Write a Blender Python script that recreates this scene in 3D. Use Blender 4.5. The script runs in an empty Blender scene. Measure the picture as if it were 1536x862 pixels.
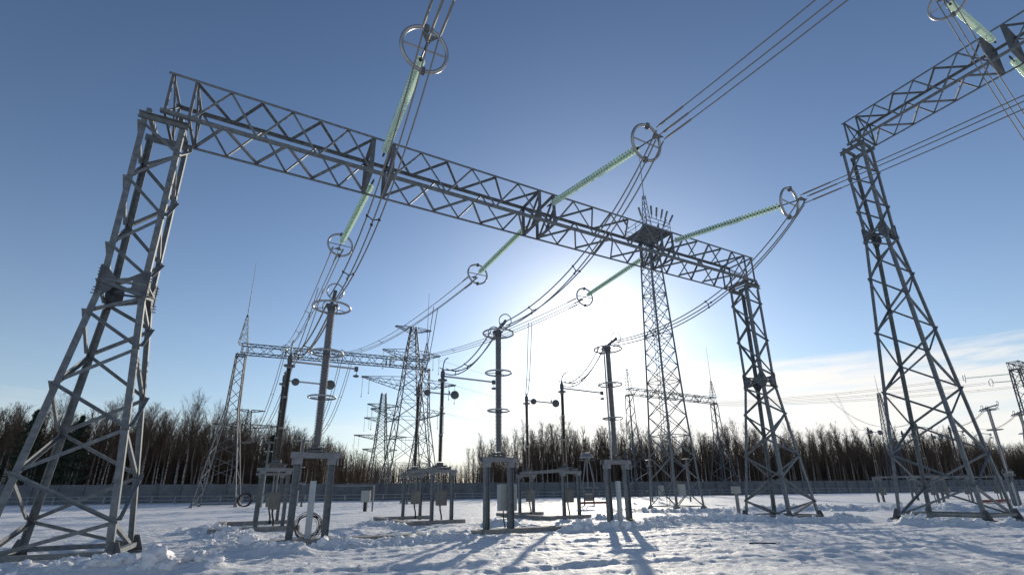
import bpy, math, random
import numpy as np
from mathutils import Vector, Matrix
R = math.radians
S = bpy.context.scene
COL = S.collection

# ---------------- camera, sky, sun, exposure ----------------
cam_d = bpy.data.cameras.new('camera'); cam = bpy.data.objects.new('camera', cam_d); COL.objects.link(cam)
cam_d.sensor_width = 36; cam_d.sensor_fit = 'HORIZONTAL'
cam_d.lens = 710.955/1536*36
cam_d.shift_x = 0; cam_d.shift_y = 87.7/1536
cam_d.clip_start = .05; cam_d.clip_end = 6000
PITCH, ROLL, EYE = R(17.103), R(-.64), 1.88
cam.matrix_world = Matrix.Translation((0, 0, EYE)) @ Matrix.Rotation(math.pi/2+PITCH, 4, 'X') @ Matrix.Rotation(ROLL, 4, 'Z')
S.camera = cam
SUN_AZ, SUN_EL = R(9.8), R(18.1)         # azimuth clockwise from +Y
SD = Vector((math.sin(SUN_AZ)*math.cos(SUN_EL), math.cos(SUN_AZ)*math.cos(SUN_EL), math.sin(SUN_EL)))

W = bpy.data.worlds.new('World'); S.world = W; W.use_nodes = True
nt = W.node_tree; N = nt.nodes; L = nt.links; N.clear()
def nd(t, **k):
    n = N.new(t)
    for a, b in k.items(): setattr(n, a, b)
    return n
def mth(op, a, b=None, c=None, clamp=False):
    n = nd('ShaderNodeMath', operation=op, use_clamp=clamp)
    for i, x in enumerate((a, b, c)):
        if x is None: continue
        if isinstance(x, (int, float)): n.inputs[i].default_value = x
        else: L.new(x, n.inputs[i])
    return n.outputs[0]
sky = nd('ShaderNodeTexSky', sky_type='NISHITA', sun_disc=False, sun_elevation=SUN_EL, sun_rotation=SUN_AZ,
         altitude=100, air_density=1.0, dust_density=.3, ozone_density=2.5)
tc = nd('ShaderNodeTexCoord')
nrm = nd('ShaderNodeVectorMath', operation='NORMALIZE'); L.new(tc.outputs['Generated'], nrm.inputs[0])
dt = nd('ShaderNodeVectorMath', operation='DOT_PRODUCT'); L.new(nrm.outputs[0], dt.inputs[0]); dt.inputs[1].default_value = SD
ang = mth('ARCCOSINE', mth('MINIMUM', dt.outputs['Value'], .99999))
# aureole of a low winter sun in thin haze: three exponential skirts round the sun's direction
g1 = mth('MULTIPLY', mth('EXPONENT', mth('MULTIPLY', ang, -33.0)), 60.0)
g2 = mth('MULTIPLY', mth('EXPONENT', mth('MULTIPLY', ang, -8.5)), 3.2)
g3 = mth('MULTIPLY', mth('EXPONENT', mth('MULTIPLY', ang, -3.0)), .6)
spz = nd('ShaderNodeSeparateXYZ'); L.new(nrm.outputs[0], spz.inputs[0])
daz = mth('ABSOLUTE', mth('SUBTRACT', mth('ARCTAN2', spz.outputs[0], spz.outputs[1]), SUN_AZ))
g4 = mth('MULTIPLY', mth('MULTIPLY', mth('EXPONENT', mth('MULTIPLY', daz, -2.6)), mth('EXPONENT', mth('MULTIPLY', mth('MAXIMUM', spz.outputs[2], 0.0), -5.5))), 2.2)
gl = mth('ADD', mth('ADD', mth('ADD', g1, g2), g3), g4)
sp = nd('ShaderNodeSeparateXYZ'); L.new(nrm.outputs[0], sp.inputs[0])
# low streaky cloud bank, higher towards the right
zc = mth('MAXIMUM', sp.outputs[2], .015)
cb = nd('ShaderNodeCombineXYZ'); L.new(mth('MULTIPLY', sp.outputs[0], 2.2), cb.inputs[0]); L.new(mth('MULTIPLY', sp.outputs[1], 2.2), cb.inputs[1]); L.new(mth('MULTIPLY', sp.outputs[2], 24.0), cb.inputs[2])
n1 = nd('ShaderNodeTexNoise'); n1.inputs['Scale'].default_value = 1.3; n1.inputs['Detail'].default_value = 8; n1.inputs['Roughness'].default_value = .6; n1.inputs['Distortion'].default_value = .6
L.new(cb.outputs[0], n1.inputs['Vector'])
cb2 = nd('ShaderNodeCombineXYZ'); L.new(mth('MULTIPLY', sp.outputs[0], 5.0), cb2.inputs[0]); L.new(mth('MULTIPLY', sp.outputs[1], 5.0), cb2.inputs[1]); L.new(mth('MULTIPLY', sp.outputs[2], 90.0), cb2.inputs[2])
n2 = nd('ShaderNodeTexNoise'); n2.inputs['Scale'].default_value = 1.0; n2.inputs['Detail'].default_value = 6; L.new(cb2.outputs[0], n2.inputs['Vector'])
az = mth('ARCTAN2', sp.outputs[0], sp.outputs[1])
top = nd('ShaderNodeMapRange', clamp=True); L.new(az, top.inputs[0])
for i, v in ((1, -.45), (2, .35), (3, .15), (4, .240)): top.inputs[i].default_value = v
n3 = nd('ShaderNodeTexNoise'); n3.inputs['Scale'].default_value = 3.0; n3.inputs['Detail'].default_value = 9; n3.inputs['Roughness'].default_value = .68; n3.inputs['Distortion'].default_value = 1.2; L.new(cb.outputs[0], n3.inputs['Vector'])
soft = mth('ADD', mth('MULTIPLY', mth('SUBTRACT', n3.outputs[0], .5), .05), mth('ADD', mth('MULTIPLY', mth('SUBTRACT', n1.outputs[0], .5), .07), mth('MULTIPLY', mth('SUBTRACT', n2.outputs[0], .5), .03)))
tlt = nd('ShaderNodeMapRange', clamp=True); L.new(az, tlt.inputs[0])
for i, v in ((1, .4), (2, .9), (3, 0), (4, .045)): tlt.inputs[i].default_value = v
edge = nd('ShaderNodeMapRange', interpolation_type='SMOOTHSTEP'); L.new(mth('SUBTRACT', mth('SUBTRACT', mth('ADD', top.outputs[0], soft), tlt.outputs[0]), sp.outputs[2]), edge.inputs[0])
for i, v in ((1, -.012), (2, .04), (3, 0), (4, 1)): edge.inputs[i].default_value = v
strk = nd('ShaderNodeMapRange', interpolation_type='SMOOTHSTEP'); L.new(mth('ADD', mth('MULTIPLY', n1.outputs[0], .4), mth('ADD', mth('MULTIPLY', n2.outputs[0], .25), mth('MULTIPLY', n3.outputs[0], .35))), strk.inputs[0])
for i, v in ((1, .36), (2, .56), (3, .55), (4, 1)): strk.inputs[i].default_value = v
rgt = nd('ShaderNodeMapRange', clamp=True); L.new(az, rgt.inputs[0])
for i, v in ((1, -.4), (2, .2), (3, .22), (4, .97)): rgt.inputs[i].default_value = v
cm = mth('MULTIPLY', mth('MULTIPLY', edge.outputs[0], strk.outputs[0]), rgt.outputs[0], clamp=True)
glc = nd('ShaderNodeVectorMath', operation='SCALE'); glc.inputs[0].default_value = (1.0, .97, .92); L.new(gl, glc.inputs['Scale'])
gm0 = nd('ShaderNodeGamma'); gm0.inputs[1].default_value = 1.4; L.new(sky.outputs[0], gm0.inputs[0])
gm = nd('ShaderNodeHueSaturation'); gm.inputs['Saturation'].default_value = .95; gm.inputs['Hue'].default_value = .496; gm.inputs['Value'].default_value = .70; L.new(gm0.outputs[0], gm.inputs['Color'])
# pale moist air low over the horizon
veil = mth('MULTIPLY', mth('EXPONENT', mth('MULTIPLY', mth('MAXIMUM', sp.outputs[2], 0.0), -5.0)), .85)
vm = nd('ShaderNodeMix', data_type='VECTOR'); L.new(veil, vm.inputs[0]); L.new(gm.outputs[0], vm.inputs[4]); vm.inputs[5].default_value = (6.0, 6.5, 6.7)
add = nd('ShaderNodeVectorMath', operation='ADD'); L.new(vm.outputs[1], add.inputs[0]); L.new(glc.outputs[0], add.inputs[1])
cl = nd('ShaderNodeVectorMath', operation='SCALE'); cl.inputs[0].default_value = (11.2, 11.0, 10.6)
L.new(mth('ADD', mth('MULTIPLY', gl, .25), .9), cl.inputs['Scale'])
mx = nd('ShaderNodeMix', data_type='VECTOR'); L.new(cm, mx.inputs[0]); L.new(add.outputs[0], mx.inputs[4]); L.new(cl.outputs[0], mx.inputs[5])
bg = nd('ShaderNodeBackground'); bg.inputs[1].default_value = .115; L.new(mx.outputs[1], bg.inputs[0])
wo = nd('ShaderNodeOutputWorld'); L.new(bg.outputs[0], wo.inputs[0])

sl = bpy.data.lights.new('sun', 'SUN'); sl.energy = 4.4; sl.angle = R(.55); sl.color = (1, .90, .74)
so = bpy.data.objects.new('sun', sl); COL.objects.link(so); so.rotation_euler = (-SD).to_track_quat('-Z', 'Y').to_euler()
S.view_settings.view_transform = 'Standard'; S.view_settings.look = 'None'; S.view_settings.exposure = -.38; S.view_settings.gamma = 1
S.render.engine = 'CYCLES'
try:
    S.cycles.use_denoising = True; S.cycles.denoiser = 'OPENIMAGEDENOISE'; S.cycles.denoising_input_passes = 'RGB_ALBEDO_NORMAL'; S.cycles.denoising_prefilter = 'ACCURATE'; S.cycles.max_bounces = 6; S.cycles.transparent_max_bounces = 16; S.cycles.sample_clamp_indirect = 4
except Exception: pass

# ---------------- helpers ----------------
rnd = random.Random(7); nr = np.random.default_rng(5)
def V(*a): return Vector(a)
def V3(p, z): return Vector((p[0], p[1], z))

def material(name, col, rough=.6, metal=0., noise=None, bump=0., bscale=20., trans=0., spec=.5, nscale=3., detail=4):
    m = bpy.data.materials.new(name); m.use_nodes = True
    t = m.node_tree; b = t.nodes['Principled BSDF']
    b.inputs['Base Color'].default_value = (*col, 1); b.inputs['Roughness'].default_value = rough
    b.inputs['Metallic'].default_value = metal; b.inputs['Transmission Weight'].default_value = trans
    b.inputs['Specular IOR Level'].default_value = spec
    co = t.nodes.new('ShaderNodeTexCoord')
    if noise:
        n = t.nodes.new('ShaderNodeTexNoise'); n.inputs['Scale'].default_value = nscale; n.inputs['Detail'].default_value = detail
        r = t.nodes.new('ShaderNodeValToRGB'); r.color_ramp.elements[0].position = .3; r.color_ramp.elements[1].position = .72
        r.color_ramp.elements[0].color = (*col, 1); r.color_ramp.elements[1].color = (*noise, 1)
        t.links.new(co.outputs['Object'], n.inputs['Vector']); t.links.new(n.outputs[0], r.inputs[0]); t.links.new(r.outputs[0], b.inputs['Base Color'])
        mr = t.nodes.new('ShaderNodeMapRange'); mr.inputs[3].default_value = max(.05, rough-.12); mr.inputs[4].default_value = min(1, rough+.12)
        t.links.new(n.outputs[0], mr.inputs[0]); t.links.new(mr.outputs[0], b.inputs['Roughness'])
    if bump:
        n = t.nodes.new('ShaderNodeTexNoise'); n.inputs['Scale'].default_value = bscale; n.inputs['Detail'].default_value = 5
        bu = t.nodes.new('ShaderNodeBump'); bu.inputs['Strength'].default_value = bump; bu.inputs['Distance'].default_value = .05
        t.links.new(co.outputs['Object'], n.inputs['Vector']); t.links.new(n.outputs[0], bu.inputs['Height']); t.links.new(bu.outputs[0], b.inputs['Normal'])
    return m
STEEL = material('galvanised_steel', (.11, .125, .135), .62, .15, (.22, .24, .25), .15, 30, nscale=5)
STEELD = material('weathered_zinc', (.09, .10, .11), .65, .15, (.15, .16, .17), nscale=2.5)
FARST = material('far_steel', (.09, .105, .12), .6, .2, (.13, .145, .16))
PALE = material('pale_painted_steel', (.17, .18, .19), .65, .05, (.27, .28, .29), nscale=2)
ALU = material('aluminium_wire', (.25, .235, .22), .7, .25)
RING = material('aluminium_tube', (.36, .36, .37), .38, .7, (.43, .43, .43))
GLASS = material('toughened_green_glass', (.60, .88, .78), .15, 0, trans=.7, spec=.8)
gt = GLASS.node_tree; gt.nodes.clear(); tl_ = gt.nodes.new('ShaderNodeBsdfTranslucent'); tl_.inputs[0].default_value = (.86, .97, .86, 1)
df_ = gt.nodes.new('ShaderNodeBsdfDiffuse'); df_.inputs[0].default_value = (.42, .60, .48, 1); gs_ = gt.nodes.new('ShaderNodeBsdfGlossy'); gs_.inputs['Roughness'].default_value = .2; gs_.inputs[0].default_value = (.9, 1, .95, 1)
ts_ = gt.nodes.new('ShaderNodeBsdfTransparent'); ts_.inputs[0].default_value = (.84, .96, .88, 1)
def mixs(a, b_, f):
    m = gt.nodes.new('ShaderNodeMixShader'); m.inputs[0].default_value = f; gt.links.new(a, m.inputs[1]); gt.links.new(b_, m.inputs[2]); return m.outputs[0]
go_ = gt.nodes.new('ShaderNodeOutputMaterial'); gt.links.new(mixs(mixs(mixs(tl_.outputs[0], df_.outputs[0], .2), ts_.outputs[0], .3), gs_.outputs[0], .25), go_.inputs[0])
CAP = material('cast_iron_cap', (.05, .05, .05), .5, .6)
SHED = material('grey_polymer', (.16, .16, .175), .5, 0, (.22, .22, .23), nscale=1)
PORC = material('brown_porcelain', (.028, .016, .012), .22, 0, spec=.6)
BOX = material('box_enamel', (.30, .31, .29), .5, 0, (.38, .39, .37), nscale=1.5)
DRIVE = material('drive_box_paint', (.13, .13, .12), .6, 0, (.20, .20, .18), nscale=3)
RUB = material('black_rubber', (.02, .02, .02), .6)
CONC = material('concrete', (.22, .215, .20), .9, 0, (.34, .33, .31), .4, 25, nscale=4)
FCON = material('fence_concrete', (.12, .125, .13), .9, 0, (.19, .195, .20), .3, 6, nscale=.6)
YEL = material('yellow_paint', (.7, .5, .05), .5)
RED = material('rusty_red_paint', (.30, .07, .04), .7, 0, (.2, .06, .04))
WHT = material('white_plastic', (.42, .45, .47), .6, 0, (.36, .39, .41)); RAILP = material('rail_paint', (.22, .23, .24), .7, 0, (.30, .31, .32))

# snow: white with broad dirty wear of grit where wheels have packed it
SNOW = bpy.data.materials.new('snow'); SNOW.use_nodes = True
t = SNOW.node_tree; b = t.nodes['Principled BSDF']; co = t.nodes.new('ShaderNodeTexCoord')
b.inputs['Roughness'].default_value = .62; b.inputs['Specular IOR Level'].default_value = .35
def tn(scale, det=6, rough=.6, vec=None):
    n = t.nodes.new('ShaderNodeTexNoise'); n.inputs['Scale'].default_value = scale; n.inputs['Detail'].default_value = det; n.inputs['Roughness'].default_value = rough
    t.links.new(vec or co.outputs['Object'], n.inputs['Vector']); return n.outputs[0]
mp = t.nodes.new('ShaderNodeMapping'); mp.inputs['Rotation'].default_value = (0, 0, R(-12)); mp.inputs['Scale'].default_value = (.35, 1.6, 1); t.links.new(co.outputs['Object'], mp.inputs[0])
ra = t.nodes.new('ShaderNodeValToRGB'); ra.color_ramp.elements[0].position = .585; ra.color_ramp.elements[0].color = (.88, .88, .885, 1)
ra.color_ramp.elements[1].position = .70; ra.color_ramp.elements[1].color = (.36, .34, .31, 1)
mm = t.nodes.new('ShaderNodeMath'); mm.operation = 'MULTIPLY_ADD'; t.links.new(tn(.9, 8, .7, mp.outputs[0]), mm.inputs[0]); mm.inputs[1].default_value = .72
m2 = t.nodes.new('ShaderNodeMath'); m2.operation = 'MULTIPLY'; t.links.new(tn(9, 4, .7), m2.inputs[0]); m2.inputs[1].default_value = .30; t.links.new(m2.outputs[0], mm.inputs[2])
t.links.new(mm.outputs[0], ra.inputs[0]); t.links.new(ra.outputs[0], b.inputs['Base Color'])
bu = t.nodes.new('ShaderNodeBump'); bu.inputs['Strength'].default_value = .8; bu.inputs['Distance'].default_value = .12; t.links.new(tn(5, 8, .7), bu.inputs['Height'])
t.links.new(bu.outputs[0], b.inputs['Normal'])
CLOD = material('snow_clod', (.86, .86, .875), .65, 0, None, .4, 8)

class MB:
    def __init__(s): s.v = []; s.f = []
    def add(s, vs, fs):
        o = len(s.v); s.v += [tuple(x) for x in vs]; s.f += [tuple(i+o for i in f) for f in fs]; return s
    def prism(s, p, q, sec):              # sec: list of (offset vectors), closed section from p to q
        n = len(sec); vs = [p+o for o in sec]+[q+o for o in sec]
        fs = [(i, (i+1) % n, n+(i+1) % n, n+i) for i in range(n)]+[tuple(range(n))[::-1], tuple(range(n, 2*n))]
        return s.add(vs, fs)
    def bar(s, p, q, w, h=None, up=None):
        h = h or w; p = Vector(p); q = Vector(q); d = (q-p).normalized(); up = Vector(up) if up else (V(0, 0, 1) if abs(d.z) < .9 else V(1, 0, 0))
        a = d.cross(up).normalized(); c = a.cross(d).normalized()
        return s.prism(p, q, [a*w/2+c*h/2, -a*w/2+c*h/2, -a*w/2-c*h/2, a*w/2-c*h/2])
    def angle(s, p, q, w, t, n1, n2):     # rolled L section, heel on the line p-q, flanges towards n1 and n2
        p = Vector(p); q = Vector(q); d = (q-p).normalized()
        a = Vector(n1); a = (a-d*a.dot(d)).normalized(); c = Vector(n2); c = (c-d*c.dot(d)-a*c.dot(a)).normalized()
        return s.prism(p, q, [V(0, 0, 0), a*w, a*w+c*t, a*t+c*t, a*t+c*w, c*w])
    def box(s, c, x, y, z, ax=(1, 0, 0), ay=None):   # c centre
        ax = Vector(ax).normalized(); ay = Vector(ay).normalized() if ay else V(0, 0, 1).cross(ax).normalized(); az_ = ax.cross(ay); c = Vector(c)
        return s.prism(c-az_*z/2, c+az_*z/2, [ax*x/2+ay*y/2, -ax*x/2+ay*y/2, -ax*x/2-ay*y/2, ax*x/2-ay*y/2])
    def cyl(s, p, q, r, r2=None, n=12):
        return s.lathe(p, Vector(q)-Vector(p), [(0, r), (1, r if r2 is None else r2)], n, True)
    def lathe(s, p, axis, prof, n=12, unit=False):   # prof: (distance along axis, radius)
        p = Vector(p); ax = Vector(axis); ln = ax.length; ax = ax/ln; a = ax.orthogonal().normalized(); c = ax.cross(a)
        o = len(s.v); k = len(prof)
        for (h, r) in prof:
            h = h*ln if unit else h
            for i in range(n):
                t_ = 2*math.pi*i/n; s.v.append(tuple(p+ax*h+(a*math.cos(t_)+c*math.sin(t_))*r))
        for j in range(k-1):
            for i in range(n): s.f.append((o+j*n+i, o+j*n+(i+1) % n, o+(j+1)*n+(i+1) % n, o+(j+1)*n+i))
        s.f.append(tuple(o+i for i in range(n))[::-1]); s.f.append(tuple(o+(k-1)*n+i for i in range(n)))
        return s
    def tube(s, pts, r, n=6, closed=False):
        pts = [Vector(p) for p in pts]; k = len(pts); o = len(s.v); a = None
        for j, p in enumerate(pts):
            if closed: d = pts[(j+1) % k]-pts[j-1]
            else: d = pts[min(j+1, k-1)]-pts[max(j-1, 0)]
            d.normalize()
            if a is None: a = d.orthogonal().normalized()
            a = (a-d*a.dot(d)).normalized(); c = d.cross(a)
            for i in range(n):
                t_ = 2*math.pi*i/n; s.v.append(tuple(p+(a*math.cos(t_)+c*math.sin(t_))*r))
        for j in range(k if closed else k-1):
            j2 = (j+1) % k
            for i in range(n): s.f.append((o+j*n+i, o+j*n+(i+1) % n, o+j2*n+(i+1) % n, o+j2*n+i))
        if not closed: s.f.append(tuple(o+i for i in range(n))[::-1]); s.f.append(tuple(o+(k-1)*n+i for i in range(n)))
        return s
    def torus(s, c, axis, Rr, r, n=28, m=8, arc=1.0, start=0.):
        c = Vector(c); ax = Vector(axis).normalized(); a = ax.orthogonal().normalized()
        if abs(ax.z) < .99: a = (V(0, 0, 1)-ax*ax.z).normalized()
        e = ax.cross(a)
        if arc >= 1: return s.tube([c+(a*math.cos(2*math.pi*i/n)+e*math.sin(2*math.pi*i/n))*Rr for i in range(n)], r, m, True)
        return s.tube([c+(a*math.cos(2*math.pi*(start+arc*i/n))+e*math.sin(2*math.pi*(start+arc*i/n)))*Rr for i in range(n+1)], r, m)
    def plate(s, pts, n, th):
        n = Vector(n).normalized(); return s.prism(-n*th/2, n*th/2, [Vector(p) for p in pts])
    def mesh(s, name, mat, org=(0, 0, 0), smooth=False):
        me = bpy.data.meshes.new(name); vv = np.array(s.v, dtype=float)-np.array(org)
        me.from_pydata(vv.tolist(), [], s.f); me.materials.append(mat)
        if smooth: me.shade_smooth()
        return me
    def build(s, name, mat, parent=None, smooth=False, org=None):
        root = parent
        while root is not None and root.parent: root = root.parent
        o_ = org if org is not None else (root.location if root is not None else (0, 0, 0))
        ob = bpy.data.objects.new(name, s.mesh(name, mat, o_, smooth)); COL.objects.link(ob)
        if parent is not None: ob.parent = parent
        elif org is not None: ob.location = org
        return ob

def tag(o, label=None, cat=None, group=None, kind=None):
    for k, v in (('label', label), ('category', cat), ('group', group), ('kind', kind)):
        if v: o[k] = v
    return o
def thing(name, loc, label, cat, group=None, rz=0):
    o = bpy.data.objects.new(name, None); COL.objects.link(o); o.location = loc; o.rotation_euler = (0, 0, rz); o.empty_display_size = .1
    return tag(o, label, cat, group)
def copy_tree(o, parent=None):
    c = o.copy(); COL.objects.link(c); c.parent = parent
    for ch in list(o.children): copy_tree(ch, c)
    return c
def dup(o, loc, rz, label, group=None):
    c = copy_tree(o); c.location = loc; c.rotation_euler = (0, 0, rz); c['label'] = label
    if group: c['group'] = group
    return c

# yard directions and the surveyed positions
PH = R(27.845); u = V(math.cos(PH), math.sin(PH), 0); v = V(math.sin(PH), -math.cos(PH), 0)
PC = R(-61.826); uc = V(math.cos(PC), math.sin(PC), 0); vc = V(math.sin(PC), -math.cos(PC), 0)
Z = V(0, 0, 1)
A = V(-14.751, 16.749, 0); SPAN = 37.228; B = A+u*SPAN; Cc = V(27.239, 31.121, 0)
POST = [V(-8.5, 20.85, 0), V(-.75, 25.0, 0), V(5.95, 28.3, 0)]
DIS = [V(-14.1, 29.0, 0), V(-5.04, 33.46, 0), V(4.04, 38.1, 0)]

# ---------------- ground ----------------
def lattice(shape_seed):
    g = np.random.default_rng(shape_seed).random((256, 256)); return g
LAT = [lattice(i) for i in range(8)]
def vn(x, y, k=0):
    g = LAT[k]; xi = np.floor(x).astype(int); yi = np.floor(y).astype(int); fx = x-xi; fy = y-yi
    fx = fx*fx*(3-2*fx); fy = fy*fy*(3-2*fy); xi &= 255; yi &= 255; x1 = (xi+1) & 255; y1 = (yi+1) & 255
    return (g[xi, yi]*(1-fx)+g[x1, yi]*fx)*(1-fy)+(g[xi, y1]*(1-fx)+g[x1, y1]*fx)*fy
def fbm(x, y, o=4, k=0):
    r = 0; a = 1; s_ = 0
    for i in range(o): r = r+a*vn(x*2**i+17*i, y*2**i+5*i, (k+i) % 8); s_ += a; a *= .5
    return r/s_*2-1
BANKS = [  # polyline, half width, height
    ([(-17.5, 27.8), (-14.5, 26.0), (-11.9, 22.4), (-10.6, 19.4), (-8.0, 18.4)], 1.1, .36),
    ([(-6.9, 19.6), (-5.0, 20.3), (-3.3, 21.7), (-2.2, 22.4)], .7, .36),
    ([(3.0, 26.0), (6.8, 27.2), (8.6, 29.4), (12.2, 33.0), (16.5, 33.2)], .8, .40),
    ([(13.0, 34.0), (15.6, 30.9), (18.6, 29.9), (21.4, 30.9)], .7, .36),
    ([(21.8, 28.9), (24.0, 27.5), (27.4, 25.4), (31.0, 25.8)], .6, .28),
    ([(21.5, 27.3), (23.5, 26.5)], .7, .5),
    ([(22.0, 47.0), (31.0, 46.5), (38.8, 40.9), (46.6, 34.2)], 1.6, .5),
    ([(9.0, 48.0), (13.6, 47.0), (21.7, 46.4)], 1.2, .3),
    ([(-9.6, 33.2), (-7.6, 31.0), (-6.5, 29.0)], .7, .3),
    ([(-1.6, 30.6), (-.2, 30.2)], .6, .35), ([(6.0, 36.5), (7.5, 36.7)], .7, .35),
    ([(-13.4, 13.6), (-11.6, 13.3), (-9.8, 13.8), (-8.4, 14.2)], .6, .30),
    ([(-60, 73), (-30, 74), (0, 76), (40, 80)], 2.2, .22),
]
def seg_d(x, y, P, Q):
    px, py = P; qx, qy = Q; dx, dy = qx-px, qy-py; tt = np.clip(((x-px)*dx+(y-py)*dy)/(dx*dx+dy*dy), 0, 1)
    return np.hypot(x-px-tt*dx, y-py-tt*dy)
def height(x, y):
    x = np.asarray(x, float); y = np.asarray(y, float)
    r = np.hypot(x, y); s_ = np.clip((r-85)/45, 0, 1); h = .5*s_*s_*(3-2*s_)
    fade = np.clip(1-(r-60)/90, .3, 1)
    cu, su = math.cos(R(16)), math.sin(R(16)); xa = x*cu+y*su; ya = -x*su+y*cu
    h = h+.08*fbm(x*.35, y*.35, 3, 1)*fade+.085*fbm(xa*.32+9, ya*1.5, 3, 2)*fade
    rough = np.clip(.30+1.0*fbm(x*.16+3, y*.16+8, 2, 5), .15, 1.2)
    pack = np.exp(-((y-(19.5+.22*x))/5.5)**2); rough = rough*(1-.6*pack)
    h = h+.045*rough*fbm(x*1.7+3, y*1.7, 4, 4)+.05*rough*np.abs(fbm(x*3.1, y*3.1, 4, 6))+(.04*fbm(x*4.5, y*4.5, 2, 7)+.045*(np.abs(fbm(x*7.3+5, y*7.3, 2, 3))-.3)*rough)*np.clip(1-(r-24)/30, .15, 1)
    # wheel ruts of the access track across the foreground
    for off in (-2.6, -.7, 2.2, 4.1, 7.6, 9.5):
        c_ = 16.0+.22*x+1.2*np.sin(x*.08)+off*1.0; dd = (y-c_)
        h = h-(.065+.04*fbm(x*6+off, y*6, 2, 3))*(.5+.8*np.clip(fbm(x*.12+off, y*.2, 2, 6)+.3, 0, 1))*np.exp(-(dd/.24)**2)+.035*np.exp(-((np.abs(dd)-.42)/.15)**2)*(.6+.8*np.abs(fbm(x*2.5, y*2.5, 3, 1)))
    bk = np.zeros_like(h)
    for P, w_, hh in BANKS:
        px = [p_[0] for p_ in P]; py = [p_[1] for p_ in P]; g_ = 4*w_
        k_ = (x > min(px)-g_) & (x < max(px)+g_) & (y > min(py)-g_) & (y < max(py)+g_)
        if not k_.any(): continue
        xs, ys = x[k_], y[k_]; d = np.full(xs.shape, 1e9)
        for a_, b_ in zip(P[:-1], P[1:]): d = np.minimum(d, seg_d(xs, ys, a_, b_))
        d = d+.35*w_*fbm(xs*.9+2, ys*.9, 3, 3)
        bk[k_] = np.maximum(bk[k_], hh*np.exp(-np.maximum(d, 0)**2/(w_*w_*.55))*(.65+.55*np.abs(fbm(xs*1.9, ys*1.9+4, 4, 2))*1.6))
    return h+bk-.07
def hz(p): return float(height(np.array([p[0]]), np.array([p[1]]))[0])
def axis_pts(lo, hi, fine_lo, fine_hi, st, gr=1.06):
    a = list(np.arange(fine_lo, fine_hi, st)); x = a[-1]; s_ = st
    while x < hi: s_ = min(s_*gr, 60); x += s_; a.append(x)
    x = a[0]; s_ = st; b_ = []
    while x > lo: s_ = min(s_*gr, 60); x -= s_; b_.append(x)
    return np.array(b_[::-1]+a)
gx = axis_pts(-1800, 1800, -20, 29, .08, 1.03); gy = axis_pts(-400, 2500, 10, 32, .085, 1.025)
X, Y = np.meshgrid(gx, gy); H = height(X, Y)
nv = X.size; me = bpy.data.meshes.new('ground'); me.vertices.add(nv)
me.vertices.foreach_set('co', np.stack([X, Y, H], -1).ravel())
ny_, nx_ = X.shape; i0 = (np.arange(ny_-1)[:, None]*nx_+np.arange(nx_-1)[None, :]).ravel()
q = np.stack([i0, i0+1, i0+1+nx_, i0+nx_], -1).ravel()
me.loops.add(len(q)); me.loops.foreach_set('vertex_index', q.astype(np.int32)); me.polygons.add(len(i0))
me.polygons.foreach_set('loop_start', np.arange(0, len(q), 4, dtype=np.int32)); me.update(calc_edges=True); me.shade_smooth()
me.materials.append(SNOW); gr = bpy.data.objects.new('ground', me); COL.objects.link(gr); gr['kind'] = 'structure'

# snow clods strewn on the ploughed banks
def clod(mb, c, r, seed, n=7, m=5):
    rr = random.Random(seed); o = len(mb.v); sx, sy, sz = [rr.uniform(.65, 1.35) for _ in range(3)]; c = Vector(c)
    ws = [(V(rr.gauss(0, 1), rr.gauss(0, 1), rr.gauss(0, 1)).normalized()*rr.uniform(1.2, 3+n*.35), rr.uniform(0, 6), rr.uniform(.08, .2)) for _ in range(7)]
    for j in range(m+1):
        th = math.pi*j/m
        for i in range(n):
            ph = 2*math.pi*i/n; d = V(math.sin(th)*math.cos(ph), math.sin(th)*math.sin(ph), math.cos(th))
            k = r*(1+sum(a_*math.sin(d.dot(w_)*1.6+f_) for w_, f_, a_ in ws)*.8)*(1 if j in (0, m) else rr.uniform(.93, 1.07))
            mb.v.append((c.x+k*sx*d.x, c.y+k*sy*d.y, c.z+k*sz*d.z*.8))
    for j in range(m):
        for i in range(n): mb.f.append((o+j*n+i, o+(j+1)*n+i, o+(j+1)*n+(i+1) % n, o+j*n+(i+1) % n))
mb = MB()
for P, w_, hh in BANKS[:-1]:
    for a_, b_ in zip(P[:-1], P[1:]):
        ln = math.dist(a_, b_)
        for k in range(int(ln*(16 if hh > .33 else 8))):
            t_ = rnd.random(); x = a_[0]+(b_[0]-a_[0])*t_+rnd.gauss(0, w_*.6); y = a_[1]+(b_[1]-a_[1])*t_+rnd.gauss(0, w_*.6)
            r_ = min(.24, .035+rnd.expovariate(1/.05)); clod(mb, (x, y, hz((x, y))+r_*.05), r_, rnd.random())
for k in range(550):
    x = rnd.uniform(-18, 30); y = rnd.uniform(10, 34); r_ = min(.07, .015+rnd.expovariate(1/.018)); clod(mb, (x, y, hz((x, y))+r_*.2), r_, rnd.random())
o = mb.build('snow_clods', CLOD, smooth=False); tag(o, 'loose white snow clods strewn over the ploughed banks', 'snow', kind='stuff')
BL = [((-10.7, 13.7), .34, 'large rounded snow lump in the foreground bank, second from the gantry foot'), ((-9.6, 14.0), .40, 'largest rounded snow lump in the bottom left foreground bank'),
      ((-11.7, 13.6), .30, 'rounded snow lump lying against the front foot of the left gantry tower'), ((-8.6, 14.3), .30, 'rounded snow lump at the right end of the foreground bank'),
      ((-15.6, 27.0), .22, 'small snow lump alone left of the bank behind the left tower'), ((22.0, 28.0), .42, 'tall snow block beside the left foot of the right tall tower'),
      ((23.2, 27.6), .36, 'lower snow block leaning beside the tall snow block near the right tower'), ((19.9, 30.7), .45, 'big shaded snow heap against the right foot of the middle gantry tower')]
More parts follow.
